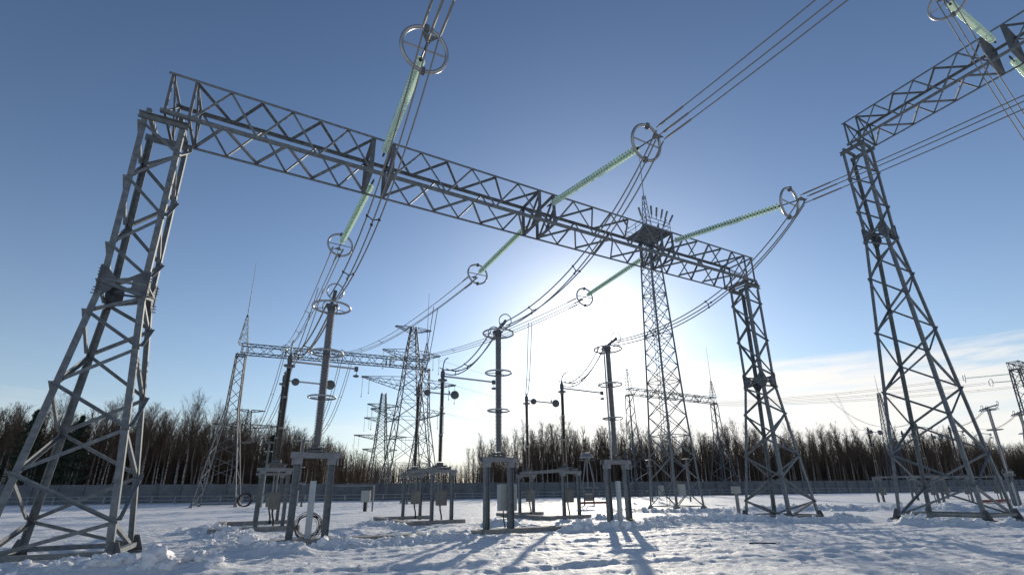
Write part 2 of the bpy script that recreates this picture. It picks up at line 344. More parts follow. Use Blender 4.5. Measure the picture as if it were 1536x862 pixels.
for (x, y), r_, lb in BL:
    m_ = MB()
    for k in range(7): clod(m_, (x+rnd.gauss(0, r_*.5), y+rnd.gauss(0, r_*.5), hz((x, y))+rnd.uniform(-.3, .35)*r_), r_*rnd.uniform(.4, .85), rnd.random(), 18, 12)
    tag(m_.build('snow_lump', CLOD, smooth=True, org=V(x, y, hz((x, y)))), lb, 'snow lump', 'big snow lumps on the banks')

# ---------------- lattice gantry towers ----------------
def lev(T, U, Vv, secs, z):
    for (a_, b_) in zip(secs[:-1], secs[1:]):
        if z <= b_[0] or b_ is secs[-1]:
            t_ = (z-a_[0])/(b_[0]-a_[0]); return a_[1]+(b_[1]-a_[1])*t_, a_[2]+(b_[2]-a_[2])*t_
def corner(T, U, Vv, secs, su, sv, z):
    a_, b_ = lev(T, U, Vv, secs, z); return T+U*su*a_+Vv*sv*b_+Z*z
def gantry_tower(T, U, Vv, secs, nodes, label, lw=.2, bw=.12, mat=STEEL, group='lattice gantry towers of the switchyard', fine=True, name='gantry_tower', flip=1, foot=True, cap=True):
    root = thing(name, T, label, 'gantry tower', group)
    zs = [s_[0] for s_ in secs]
    for su in (-1, 1):
        for sv in (-1, 1):
            m_ = MB()
            for za, zb in zip(zs[:-1], zs[1:]):
                p = corner(T, U, Vv, secs, su, sv, za); q_ = corner(T, U, Vv, secs, su, sv, zb)
                if fine: m_.angle(p, q_, lw, lw*.1, -U*su, -Vv*sv)
                else: m_.bar(p, q_, lw*.75)
            m_.build('leg', mat, root)
    # zigzag bracing; node heights alternate between neighbouring legs
    faces = [((-1, 1), (1, 1), Vv, 0), ((1, 1), (1, -1), U, 1), ((1, -1), (-1, -1), -Vv, 0), ((-1, -1), (-1, 1), -U, 1)]
    for fi, (c0, c1, nrm_, par) in enumerate(faces):
        fb = MB()
        for k in range(len(nodes)-1):
            if nodes[k+1] is None or nodes[k] is None: continue
            ca, cb_ = (c0, c1) if (k+par) % 2 == 0 else (c1, c0)
            p = corner(T, U, Vv, secs, *ca, nodes[k]); q_ = corner(T, U, Vv, secs, *cb_, nodes[k+1])
            off = nrm_*(.012 if k % 2 else -.03-bw*.1)
            d = (q_-p).normalized(); e = d.cross(nrm_).normalized()
            m_ = MB() if fine else fb
            if fine:
                m_.angle(p+off-e*bw/2, q_+off-e*bw/2, bw, .012, e, nrm_*(1 if k % 2 else -1)); m_.build('brace', mat, root)
            else: m_.bar(p, q_, bw*.8)
        if not fine: fb.build('bracing', mat, root)
    if len(secs) > 2 and fine:
        zw = secs[1][0]
        for su in (-1, 1):
            for sv in (-1, 1):
                p = corner(T, U, Vv, secs, su, sv, zw)
                for (d1, n_) in ((-U*su, Vv*sv), (-Vv*sv, U*su)):
                    c0 = p+n_*.014; m_ = MB()
                    m_.plate([c0-Z*.62-d1*.06, c0-Z*.62+d1*.12, c0-Z*.2+d1*.44, c0+Z*.2+d1*.44, c0+Z*.62+d1*.12, c0+Z*.62-d1*.06], n_, .022); m_.build('gusset_plate', STEELD, root)
                for zz in (-.5, -.38, -.26, .26, .38, .5):
                    for (d1, n_) in ((-U*su, Vv*sv), (-Vv*sv, U*su)):
                        q_ = corner(T, U, Vv, secs, su, sv, zw+zz)+d1*.09; MB().cyl(q_+n_*.02, q_+n_*.12, .02, n=6).build('bolt', STEELD, root)
        # horizontal diaphragm at the waist
        for (c0, c1) in (((-1, 1), (1, 1)), ((1, 1), (1, -1)), ((1, -1), (-1, -1)), ((-1, -1), (-1, 1)), ((-1, -1), (1, 1)), ((-1, 1), (1, -1))):
            p = corner(T, U, Vv, secs, *c0, zw+.06); q_ = corner(T, U, Vv, secs, *c1, zw+.06); MB().bar(p, q_, .09, .07).build('diaphragm_strut', mat, root)
    if foot:
        z0 = zs[0]
        cs = [corner(T, U, Vv, secs, *c, z0) for c in ((-1, 1), (1, 1), (1, -1), (-1, -1))]
        for i in range(4):
            p, q_ = cs[i], cs[(i+1) % 4]
            MB().bar(p+Z*.16, q_+Z*.16, .16, .16).build('foot_beam', mat, root)
            m_ = MB(); out = (p-T); out.z = 0; out.normalize()
            if fine:
                m_.box(p+Z*.0-Z*.06, .62, .62, .05, U)
                m_.plate([p-U*.28-Z*.04, p+U*.28-Z*.04, p+U*.09+Z*.5, p-U*.09+Z*.5], Vv, .03); m_.plate([p-Vv*.28-Z*.04, p+Vv*.28-Z*.04, p+Vv*.09+Z*.5, p-Vv*.09+Z*.5], U, .03)
                m_.build('foot_shoe', STEELD, root)
                MB().box(p-Z*.42, .8, .8, .66, U).build('footing', CONC, root)
            else: m_.box(p-Z*.15, .5, .5, .4, U).build('footing', CONC, root)
    if cap:
        zt = zs[-1]; a_, b_ = secs[-1][1:]
        for sv in (-1, 1):   # two channel beams lying on the tower head
            p = T+Vv*sv*b_-U*(a_+.12)+Z*(zt+.14); q_ = T+Vv*sv*b_+U*(a_+.12)+Z*(zt+.14)
            m_ = MB(); m_.bar(p, q_, .03, .28); m_.bar(p+Z*.13+Vv*sv*.06, q_+Z*.13+Vv*sv*.06, .12, .02); m_.bar(p-Z*.13+Vv*sv*.06, q_-Z*.13+Vv*sv*.06, .12, .02); m_.build('head_beam', mat, root)
        for su in (-1, 1):
            p = T+U*su*a_*.75-Vv*(b_+.1)+Z*(zt+.39); q_ = T+U*su*a_*.75+Vv*(b_+.1)+Z*(zt+.39); MB().bar(p, q_, .16, .2).build('cross_beam', mat, root)
    return root

secAB = [(.02, 1.6, 1.65), (9.42, .70, .745), (16.69, .745, .714)]
nodAB = [.15, 1.1, 2.6, 4.1, 5.5, 7.0, 8.2, 9.0, None, 9.8, 10.95, 12.45, 13.9, 15.4, 16.55]
nodAB[8] = 9.42
gantry_tower(A, u, v, secAB, nodAB, 'left lattice tower of the low gantry, nearest to the camera at the left edge')
gantry_tower(B, u, v, secAB, nodAB, 'right lattice tower of the low gantry, standing in snow before the dark wood')
secC = [(.12, 2.174, 2.062), (19.70, .70, .745), (26.97, .745, .714)]
nodC = [.2, 1.94, 3.98, 6.1, 8.1, 10.2, 12.3, 14.4, 16.4, 18.3, 19.3, 20.4, 21.9, 23.4, 24.9, 26.6]
gantry_tower(Cc, uc, vc, secC, nodC, 'tallest lattice gantry tower, at the right edge beside the snow blocks')

# ---------------- gantry beams ----------------
def gantry_beam(P, U, Vv, ln, zb, w, h, phases, label, half=.5, cw=.125, bw=.10, mat=STEEL, fine=True, panel=1.4, ends=True, name='gantry_beam'):
    root = thing(name, P+Z*zb, label, 'gantry beam', 'lattice gantry beams')
    def pt(t_, sv, top_): return P+U*t_+Vv*sv*w/2+Z*(zb+(h if top_ else 0))
    for sv in (-1, 1):
        for tp in (0, 1):
            m_ = MB(); p = pt(-.15, sv, tp); q_ = pt(ln+.15, sv, tp)
            if fine:
                c_ = cw*1.2 if (sv > 0) != bool(tp) else cw
                o_ = Vv*sv*c_/2+Z*(c_/2 if tp else -c_/2); m_.angle(p+o_, q_+o_, c_, c_*.11, -Vv*sv, Z*(-1 if tp else 1))
            else: m_.bar(p, q_, cw*.8)
            m_.build('chord', mat, root)
    stops = [0.0]; fr = []
    for c in phases: fr += [c-half, c+half]
    cuts = [0.9]+fr+[ln-.9]
    segs = [(cuts[i], cuts[i+1]) for i in range(0, len(cuts)-1, 2)]
    if not ends: segs = segs
    fn = [((1, 0), (1, 1), Vv), ((1, 1), (-1, 1), Z), ((-1, 1), (-1, 0), -Vv), ((-1, 0), (1, 0), -Z)]
    for fi, (e0, e1, n_) in enumerate(fn):
        fb = MB()
        for (s0, s1) in segs:
            n = max(2, int(round((s1-s0)/panel/2))*2); st = (s1-s0)/n
            for k in range(n):
                ea, eb = (e0, e1) if k % 2 == 0 else (e1, e0)
                p = pt(s0+k*st, *ea); q_ = pt(s0+(k+1)*st, *eb); d = (q_-p).normalized(); e = d.cross(n_).normalized()
                off = n_*(.012 if k % 2 else -.03)
                if fine: m_ = MB(); m_.angle(p+off-e*bw/2, q_+off-e*bw/2, bw, .01, e, -n_); m_.build('brace', mat, root)
                else: fb.bar(p, q_, bw*.8)
        if not fine: fb.build('bracing', mat, root)
    # square frames either side of each string, and at the ends
    for t_ in ([0.0, ln, .85, ln-.85]+fr):
        m_ = MB(); wd = .20 if t_ in fr else .14
        cs = [pt(t_, 1, 0), pt(t_, 1, 1), pt(t_, -1, 1), pt(t_, -1, 0)]
        if fine and t_ in fr:
            for i in range(4): m_.bar(cs[i], cs[(i+1) % 4], .05, wd, U)
            md = [(cs[i]+cs[(i+1) % 4])/2 for i in range(4)]
            m_.bar(md[3], md[0], .06, .16, U)
            m_.bar(cs[0], cs[2], .05, .12, U); m_.bar(cs[1]+U*.055, cs[3]+U*.055, .05, .12, U)
        else:
            for i in range(4): m_.bar(cs[i], cs[(i+1) % 4], .08, .1, U)
            m_.bar(cs[0], cs[2], .05, .07, U); m_.bar(cs[1]+U*.06, cs[3]+U*.06, .05, .07, U)
        m_.build('frame', STEELD if fine else mat, root)
    return root
ph1 = [SPAN/2-9.706, SPAN/2, SPAN/2+9.706]
gantry_beam(A, u, v, SPAN, 17.09, 2.0, 1.93, ph1, 'long low lattice beam crossing the picture from the left tower to the sun side tower')
gantry_beam(Cc, uc, vc, 22.0, 27.40, 2.0, 1.93, [8.8, 18.5], 'high lattice beam leaving the top of the right hand tower towards the upper right corner')
secD = secC
# ---------------- insulator strings ----------------
disc_me = None
def insulator_string(p, q, label, disc_r=.19, step=.205, big=True, yoke=True, ringr=.8, group='green glass insulator strings'):
    """strain string from anchor p (on the beam) to q (corona ring)"""
    global disc_me
    root = thing('insulator_string', p, label, 'insulator string', group)
    d = (q-p); ln = d.length; d.normalize(); rot = d.to_track_quat('Z', 'Y')
    if disc_me is None:
        disc_me = MB().lathe((0, 0, 0), (0, 0, 1), [(0, .03), (.004, .12), (.0, .168), (.012, .18), (.026, .172), (.045, .10), (.085, .05), (.09, .03)], 14).mesh('disc', GLASS, smooth=True)
        cp = MB().lathe((0, 0, 0), (0, 0, 1), [(.07, .02), (.072, .068), (.13, .06), (.15, .035), (.212, .02)], 8)
        o_ = len(disc_me.vertices)
        g_ = MB(); g_.v = [tuple(x.co) for x in disc_me.vertices]; g_.f = [tuple(f.vertices) for f in disc_me.polygons]; nf = len(g_.f)
        g_.add(cp.v, cp.f); disc_me = g_.mesh('glass_disc', GLASS, smooth=True); disc_me.materials.append(CAP)
        for i, f in enumerate(disc_me.polygons): f.material_index = 0 if i < nf else 1
    hard = .75; n = int((ln-hard-.25)/step)
    MB().cyl(p, p+d*(hard+.02), .03, n=6).bar(p+d*.1, p+d*.5, .1, .03).build('shackle', CAP, root)
    for i in range(n):
        ob = bpy.data.objects.new('glass_disc', disc_me); COL.objects.link(ob); ob.parent = root; ob.location = d*(hard+i*step)
        s_ = disc_r/.18; ob.scale = (s_, s_, 1); ob.rotation_mode = 'QUATERNION'; ob.rotation_quaternion = rot
    e = hard+n*step
    MB().cyl(p+d*(e-.03), p+d*(ln+.35), .03, n=6).build('link', CAP, root)
    side = d.cross(Z).normalized(); upv = side.cross(d).normalized()
    m_ = MB(); m_.torus(q, d, ringr, ringr*.085, 36, 10); m_.build('corona_ring', RING, root, True)
    m_ = MB(); m_.bar(q-side*ringr, q+side*ringr, .05, .05, d); m_.build('ring_bar', RING, root)
    for sg in (-1, 1): MB().box(q+upv*ringr*.99*sg, .16, .16, .22, side, d).build('ring_clamp', STEELD, root)
    if yoke:
        y0 = q+d*.3; MB().plate([y0, y0+d*.45+side*.28, y0+d*.45-side*.28], upv, .03).build('yoke_plate', STEEL, root)
        MB().bar(y0+d*.45, y0+d*.45-upv*.32, .05, .03).build('yoke_link', STEELD, root)
    return root, q+d*.75, d, side, upv

def bundle(name, pts, offs0, offs1, r, label, cat='conductor', group='bundled overhead conductors', spacers=(), sleeve=0, mat=ALU, seg=6):
    """three sub-conductors along pts, offset by a triangle that blends from offs0 to offs1"""
    root = thing(name, pts[0], label, cat, group); n = len(pts)
    rows = []
    for k in range(len(offs0)):
        row = [pts[i]+offs0[k].lerp(offs1[k], i/(n-1)) for i in range(n)]; rows.append(row)
        MB().tube(row, r, seg).build('wire', mat, root, True)
        if sleeve:
            a_, b_ = row[0], row[1]; d = (b_-a_).normalized(); st = a_+d*(.15 if k != 1 else .45)
            MB().cyl(st, st+d*sleeve, r*1.75, r*1.6, 8).build('clamp_sleeve', ALU, root, True)
    for s_ in spacers:
        i = s_*(n-1); i0_ = int(i); f_ = i-i0_; ps = [r_[i0_].lerp(r_[min(i0_+1, n-1)], f_) for r_ in rows]; c = sum(ps, V(0, 0, 0))/len(ps)
        m_ = MB()
        for p in ps: m_.cyl(c, p, .014+r*.3, n=6); m_.box(p, .055+r, .055+r, .09)
        m_.build('spacer', CAP, root)
    return root
def sag(p, q, s_, n=16): return [p.lerp(q, i/n)-Z*4*s_*(i/n)*(1-i/n) for i in range(n+1)]
def bez(p, c, q, n=22): return [p*(1-t_)**2+c*2*t_*(1-t_)+q*t_*t_ for t_ in [i/n for i in range(n+1)]]
def tri(side, up, s_=.30, w_=0.):
    a_ = side*math.cos(w_)+up*math.sin(w_); b_ = up*math.cos(w_)-side*math.sin(w_)
    return [a_*s_+b_*s_*.4, -b_*s_*.9, -a_*s_+b_*s_*.4]
WR = .025
ordn = ['left', 'middle', 'right']
NEAR, FAR = [], []
for k in range(3):
    t_ = ph1[k]; c = A+u*t_+Z*(17.21+.88)
    qn = A+u*(t_+(k-1)*.366)+v*(1.06+8.14); qn = V3(qn, 16.47)
    qf = A+u*(t_+(k-1)*.5)-v*(1.06+8.2); qf = V3(qf, 18.1)
    r1, e1, d1, s1, u1 = insulator_string(c+v*1.0, qn, '%s glass string on the camera side of the low beam, with a big ring' % ordn[k])
    r2, e2, d2, s2, u2 = insulator_string(c-v*1.0, qf, '%s glass string behind the low beam, with a smaller looking ring' % ordn[k])
    NEAR.append((e1, d1, s1, u1)); FAR.append((e2, d2, s2, u2))
    # span wires leaving over the camera
    end = e1+v*55+Z*3.0+u*(k-1)*2
    bundle('conductor_bundle', sag(e1, end, 2.2, 20), tri(s1, u1, .3, R((13, 40, -10)[k])), tri(s1, u1, .3, R((13, 40, -10)[k])), WR, 'three wires running out of the top of the picture from the %s near corona ring' % ordn[k], sleeve=1.3)

# ---------------- post insulators on frames ----------------
def shed_column(z0, z1, r, rs, pitch, n=12):
    prof = [(z0, r)]; z = z0+pitch*.3
    while z < z1-pitch*.6:
        prof += [(z, r), (z+pitch*.25, rs), (z+pitch*.42, rs), (z+pitch*.6, r)]; z += pitch
    prof.append((z1, r)); return MB().lathe((0, 0, 0), (0, 0, 1), prof, n)
def post_insulator(loc, label, extra):
    # local frame: x along u, y along -v
    r0 = thing('post_insulator', loc, label, 'post insulator', 'grey post insulators on steel frames', PH)
    def bl(mb_, name, mat, par=r0, sm=False): return mb_.build(name, mat, par, sm, org=(0, 0, 0))
    for sx in (-1, 1):
        m_ = MB(); x = sx*.68
        m_.bar((x, 0, -.2), (x, 0, 3.28), .36, .028, (0, 1, 0)); m_.bar((x, .0, -.2), (x, 0, 3.28), .03, .3, (0, 1, 0))
        m_ = MB(); m_.bar((x-.12, 0, -.2), (x-.12, 0, 3.28), .026, .26, (0, 1, 0)); m_.bar((x+.12, 0, -.2), (x+.12, 0, 3.28), .026, .26, (0, 1, 0)); m_.bar((x, .02, -.2), (x, .02, 3.28), .215, .026, (0, 1, 0))
        bl(m_, 'leg', STEEL)
        m_ = MB(); m_.box((x, 0, 3.22), .34, .34, .26); bl(m_, 'leg_cap', PALE)
        m_ = MB(); m_.box((x, 0, .02), .55, .5, .06); bl(m_, 'foot_plate', STEELD)
    m_ = MB(); m_.bar((-.98, -.17, 3.47), (.98, -.17, 3.47), .05, .24); m_.bar((-.98, .17, 3.47), (.98, .17, 3.47), .05, .24); m_.bar((-.98, 0, 3.585), (.98, 0, 3.585), .29, .02); bl(m_, 'cross_beam', PALE)
    for x in (-.9, .9): bl(MB().bar((x, -.24, 3.30), (x, -.24, 3.05), .1, .05), 'bracket', PALE)
    m_ = MB().cyl((0, 0, 3.61), (0, 0, 3.66), .38, n=20)
    for i in range(6): m_.cyl((.3*math.cos(i*1.047), .3*math.sin(i*1.047), 3.6), (.3*math.cos(i*1.047), .3*math.sin(i*1.047), 3.76), .03, n=6)
    m_.cyl((0, 0, 3.74), (0, 0, 3.8), .34, n=20); bl(m_, 'base_flange', STEELD)
    zs = [3.8, 6.0, 8.05, 10.2]
    for i in range(3):
        bl(shed_column(zs[i]+.08, zs[i+1]-.08, .13, .188-.010*i, .072), 'insulator_section', SHED, sm=False)
        bl(MB().cyl((0, 0, zs[i+1]-.1), (0, 0, zs[i+1]+.1), .17, n=16), 'joint_flange', STEELD)
        Rr = (.58, .70, .84)[i]; zz = zs[i+1]+(.0 if i < 2 else .1)
        g_ = bl(MB().torus((0, 0, zz), (0, 0, 1), Rr, .04+.006*i, 40, 8), 'corona_ring', RING, sm=True)
        m_ = MB()
        for a_ in (.5, 2.6, 4.7): m_.cyl((.1*math.cos(a_), .1*math.sin(a_), zz), (Rr*math.cos(a_), Rr*math.sin(a_), zz), .022, n=6)
        bl(m_, 'ring_spoke', RING, g_)
    m_ = MB().cyl((0, 0, 10.2), (0, 0, 10.45), .2, n=12); m_.bar((0, -.7, 10.7), (0, .55, 10.42), .14, .11); m_.cyl((0, -.6, 10.66), (0, -.9, 10.77), .085, n=10); m_.box((0, .1, 10.42), .5, .3, .1); bl(m_, 'terminal', STEELD)
    for (y, z) in ((-.85, 10.78), (.55, 10.5)): bl(MB().torus((0, y, z), (0, 1, .3), .36, .03, 24, 6), 'terminal_ring', RING, sm=True)
    if 'strip' in extra:
        bl(MB().box((.02, -.02, 1.22), .24, .16, 2.4), 'cable_duct', WHT); bl(MB().cyl((.05, .05, 2.4), (.0, .1, 3.6), .015, n=6), 'earth_wire', RUB)
    if 'cabinet' in extra:
        c = bl(MB().box((.72, .5, 1.62), .95, .4, 1.3), 'cabinet', WHT); bl(MB().box((.72, .29, 1.62), .86, .02, 1.2), 'cabinet_door', BOX, c)
        bl(MB().tube([(.5, .5, .97), (.48, .45, .6), (.55, .4, .2), (.5, .4, 0)], .03), 'hose', RUB, sm=True)
        bl(MB().tube([(.7, .5, .97), (.72, .45, .5), (.66, .4, 0)], .02), 'hose', RUB, sm=True)
    if 'tag' in extra: bl(MB().box((.68, -.19, .35), .2, .02, .07), 'yellow_tag', YEL)
    if 'pipe' in extra: bl(MB().cyl((-.38, -.1, 3.6), (-.38, -.1, 10.3), .05, n=8), 'side_rod', RING)  # thin upright rod standing just beside the insulator column
    return r0
post_insulator(POST[0], 'grey post insulator with the cable coil at its feet, nearest and leftmost', 'strip')
post_insulator(POST[1], 'grey post insulator with a pale cabinet on its right leg', 'cabinet')
pp = post_insulator(POST[2], 'grey post insulator standing right in front of the sun', 'strip tag pipe')

# cable coil leaning at the first post
m_ = MB(); cc = POST[0]+u*.02-v*.35
for i in range(11):
    m_.torus(cc+Z*.60+V(rnd.gauss(0, .05), rnd.gauss(0, .04), rnd.gauss(0, .045)), v+V(rnd.gauss(0, .2), rnd.gauss(0, .2), .25+rnd.gauss(0, .1)), .50+rnd.gauss(0, .06), .011, 32, 6)
tag(m_.build('cable_coil', RUB, smooth=True, org=cc), 'black coil of cable leaning inside the first post frame', 'cable coil')

# jumpers from the near rings down to the posts
for k in range(3):
    e1, d1, s1, u1 = NEAR[k]; T = POST[k]+Z*10.55+v*.55
    c = e1.lerp(T, .42); c = V3(c, 10.9-(.2, .3, .6)[k]); rw_ = R((13, 40, -10)[k])
    bundle('jumper_bundle', bez(e1-u1*.1, c, T), tri(s1, u1, .27, rw_), tri(s1, Z, .2), .03, 'three drooping wires from the %s near corona ring down to a post insulator' % ordn[k], 'jumper', 'drooping jumper wires', spacers=(.52, .80))

# ---------------- disconnectors ----------------
def disconnector(loc, label, arms=True):
    r0 = thing('disconnector', loc, label, 'disconnector', 'tall disconnectors with black columns', PH)
    def bl(mb_, name, mat, par=r0, sm=False): return mb_.build(name, mat, par, sm, org=(0, 0, 0))
    for yb in (-.3, 5.9):
        for sx in (-1, 1):
            x = sx*.68; y = yb+(-.35 if yb < 1 else .35)
            m_ = MB(); m_.bar((x-.09, y, -.2), (x-.09, y, 3.1), .02, .22, (0, 1, 0)); m_.bar((x+.09, y, -.2), (x+.09, y, 3.1), .02, .22, (0, 1, 0)); m_.bar((x, y, -.2), (x, y, 3.1), .17, .02, (0, 1, 0))
            bl(m_, 'leg', STEEL); bl(MB().box((x, y, .05), .36, .36, .05), 'foot_plate', STEELD)
            bl(MB().box((x, y, 3.12), .3, .34, .22), 'leg_cap', PALE)
        y = yb+(-.35 if yb < 1 else .35)
        bl(MB().bar((-1.0, y, 3.27), (1.0, y, 3.27), .16, .2), 'cross_beam', PALE)
    for x in (-.42, .42):
        m_ = MB(); m_.bar((x, -1.0, 3.46), (x, 6.6, 3.46), .05, .2); m_.bar((x+.05*(1 if x > 0 else -1), -1.0, 3.55), (x+.05*(1 if x > 0 else -1), 6.6, 3.55), .12, .02); bl(m_, 'long_beam', PALE)
    for y in (0, 1.6, 3.0, 4.4, 5.9): bl(MB().bar((-.42, y, 3.48), (.42, y, 3.48), .12, .14), 'tie_plate', PALE)
    for (y, sgn) in ((0, 1), (5.9, -1)):
        bl(MB().box((0, y, 3.63), .8, .8, .09).cyl((0, y, 3.66), (0, y, 3.86), .24, n=14), 'bearing', STEELD)
        bl(MB().cyl((.16, y, 1.9), (.16, y, 3.55), .04, n=8), 'drive_rod', PALE)
        b_ = bl(MB().box((.16, y-.05, 1.55), .62, .5, .95), 'drive_box', DRIVE); bl(MB().box((.16, y-.31, 1.55), .5, .02, .8), 'box_door', DRIVE, b_)
        bl(MB().bar((-.68, y, 1.9), (.68, y, 1.9), .07, .07), 'box_rail', STEEL)
        bl(MB().tube([(.1, y, 1.08), (.12, y, .8), (.22, y+.02, .45), (.24, y, 0)], .055, 8), 'hose', RUB, sm=True)
        zs = [3.86, 5.75, 7.65, 9.55]
        for i in range(3):
            m_ = shed_column(zs[i]+.07, zs[i+1]-.07, .105, .165-.008*i, .06, 12)
            for j in range(len(m_.v)): m_.v[j] = (m_.v[j][0], m_.v[j][1]+y, m_.v[j][2])
            bl(m_, 'porcelain_section', PORC)
            bl(MB().cyl((0, y, zs[i+1]-.09), (0, y, zs[i+1]+.05), .155, n=14), 'joint_flange', PALE)
        bl(MB().lathe((0, y, 9.6), (0, 0, 1), [(0, .12), (.02, .34), (.09, .34), (.12, .15), (.3, .13), (.32, .17), (.7, .15), (.75, .09), (.95, .05)], 16), 'head', STEELD)
        if arms:
            L_ = 4.0 if sgn > 0 else 3.2; x1 = L_; zz = 9.95
            bl(MB().bar((.1, y, zz), (x1, y, zz-.05), .13, .1), 'blade', RING)
            if sgn > 0:
                bl(MB().box((x1+.08, y, zz-.06), .22, .2, .3).cyl((x1+.1, y, zz-.2), (x1+.1, y, zz-.5), .02, n=6).lathe((x1+.1, y, zz-.62), (0, 0, 1), [(0, .12), (.05, .2), (.1, .2), (.15, .1)], 14), 'contact', STEELD)
            else:
                for (xx, rr_) in ((.75, .27), (x1, .36)):
                    bl(MB().lathe((xx, y-.16, zz-.05), (0, 1, 0), [(0, rr_*.6), (.03, rr_*.93), (.08, rr_), (.24, rr_), (.29, rr_*.93), (.32, rr_*.6)], 22), 'contact_disc', STEELD, sm=True)
                bl(MB().bar((x1-.5, y, zz+.02), (x1-.5, y, zz+.25), .1, .1), 'stop', STEELD)
    return r0
dl = ['disconnector with two black columns seen one behind the other, left of the first post insulator', 'disconnector with two black columns standing before the big pylon', 'disconnector with two black columns against the wood, left of the sunlit post']
d0 = disconnector(DIS[0], dl[0])
for k in (1, 2): dup(d0, DIS[k], PH, dl[k])
dr = ['first disconnector of the distant right row, seen left of the tall right tower leg', 'second disconnector of the distant right row, seen between the tower legs', 'third and rightmost disconnector of the distant row beyond the right tower']
DR = [DIS[2]+u*t_ for t_ in (57.3, 66.9, 76.4)]
for k in range(3): dup(d0, V3(DR[k], -.15), PH, dr[k])
PR = [POST[2]+u*t_ for t_ in (54.2, 63.0)]
for k, p_ in enumerate(PR): dup(pp, V3(p_, -.1), PH, ['grey post insulator beyond the right tower, the left one of that pair', 'grey post insulator beyond the right tower, cut by the right edge'][k])
dup(pp, V(-34.6, 79.5, .1), PH, 'small distant grey post insulator on a frame under the far gantry')
# wires post -> disconnector head, drooping
for k in range(3):
    p = POST[k]+Z*10.5-v*.55; q_ = DIS[k]+Z*10.45; c = p.lerp(q_, .5); c = V3(c, 8.6)
    sd = u
    bundle('jumper_bundle', bez(p, c, q_), tri(sd, Z, .20), tri(sd, Z, .24), .038, 'three drooping wires from the %s post insulator to its disconnector head' % ordn[k], 'jumper', 'drooping jumper wires', spacers=(.45, .7))
    q3 = DIS[k]+Z*10.5
    m_ = MB().tube(bez(q3, q3+Z*.75-v*-.1, q3+v*1.0+Z*.55, 10), .045, 6); tag(m_.build('bus_loop', RING, smooth=True, org=q3), 'short bent tube on the head of the %s black disconnector column' % ordn[k], 'bus tube', 'bent tubes on disconnector heads')
    # back column -> next bay, falling wires
    p = DIS[k]-v*5.9+Z*10.5; q_ = p-v*16+u*2-Z*1.2
# long wires from the far rings to the far gantry
L3 = V(-49.7, 83.5, 0); R3 = V(-18.1, 96.3, 0); u3 = (R3-L3).normalized(); S3 = (R3-L3).length; v3 = V(u3.y, -u3.x, 0)
ph3 = [S3/2-9.3, S3/2, S3/2+9.3]
F3 = []
for k in range(3):
    c = L3+u3*ph3[k]+Z*27.6
    r1, e1, d1, s1, u1 = insulator_string(c+v3*1.0, c+v3*8.0-Z*1.4, '%s insulator string hanging towards the camera from the far left gantry' % ordn[k], .16, .2, ringr=.6, yoke=False)
    e2, d2, s2, u2 = FAR[k]
    bundle('conductor_bundle', sag(e2, e1, 1.6, 20), tri(s2, u2, .34), tri(s2, Z, .34), .034, 'three wires from the %s ring behind the low beam to the far left gantry' % ordn[k], spacers=(.3, .5, .7), sleeve=1.2)
    F3.append(e1)
    sp3 = sag(e2, e1, 1.6, 20); a_ = sp3[3]; q_ = DIS[k]-v*5.9+Z*10.5; c = a_.lerp(q_, .6); c = V3(c, 11.2)
    bundle('dropper_bundle', bez(a_, c, q_), [u*.2, -u*.2], [u*.1, -u*.1], .036, 'pair of wires dropping from the %s far span to the rear disconnector column' % ordn[k], 'dropper', 'droppers from the far spans', spacers=(.6,))

# ---------------- far gantries ----------------
def sec_far(zb, foot): return [(.3, foot, foot), (zb*.62, .95, .95), (zb-.5, .72, .72)]
def far_nodes(zb, st=1.9):
    n = int((zb-.9)/st); return [.4+i*(zb-.9)/n for i in range(n+1)]
def spire(T, U, Vv, z0, z1, z2, label, w=.72):
    root = thing('lightning_spire', T+Z*z0, label, 'lightning spire', 'lightning spires on the gantries')
    secs = [(z0, w, w), (z1, .12, .12)]
    for su in (-1, 1):
        for sv in (-1, 1): MB().bar(corner(T, U, Vv, secs, su, sv, z0), corner(T, U, Vv, secs, su, sv, z1), .08).build('leg', FARST, root)
    m_ = MB(); n = 6; zz = [z0+(z1-z0)*i/n for i in range(n+1)]
    for (c0, c1) in (((-1, 1), (1, 1)), ((1, 1), (1, -1)), ((1, -1), (-1, -1)), ((-1, -1), (-1, 1))):
        for k in range(n):
            ca, cb_ = (c0, c1) if k % 2 else (c1, c0); m_.bar(corner(T, U, Vv, secs, *ca, zz[k]), corner(T, U, Vv, secs, *cb_, zz[k+1]), .05)
            m_.bar(corner(T, U, Vv, secs, *c0, zz[k]), corner(T, U, Vv, secs, *c1, zz[k]), .05)
    m_.build('bracing', FARST, root)
    if z2: MB().cyl(T+Z*(z1-.3), T+Z*z2, .075, .03, 6).build('rod', FARST, root)
    return root
def far_portal(P, U, Vv, ln, zb, foot, labs, slabs, sp_, phs, both=True):
    tw = []
    for i, t_ in enumerate((0, ln) if both else (0,)):
        T = P+U*t_; tw.append(gantry_tower(T, U, Vv, sec_far(zb, foot), far_nodes(zb), labs[i], .24, .12, FARST, fine=False, name='gantry_tower'))
    gantry_beam(P, U, Vv, ln, zb, 1.9, 1.7, phs, labs[2], .4, .2, .11, FARST, False, 1.5)
    for i, sv_ in enumerate(sp_):
        if sv_: spire(P+U*(0, ln)[i], U, Vv, zb+1.75, sv_[0], sv_[1], slabs[i])
far_portal(L3, u3, v3, S3, 26.7, 3.1, ['slim lattice tower of the far left gantry, before the birch wood', 'slim lattice tower of the far left gantry, at the big pylon', 'lattice beam of the far left gantry behind the first post insulator'],
           ['lightning spire with rod on the far left gantry, left end', 'lightning spire with rod beside the big pylon'], [(34.2, 44.9), (32.3, 43.8)], ph3)
L4 = V(31.5, 126.5, 0); S4 = 33.0
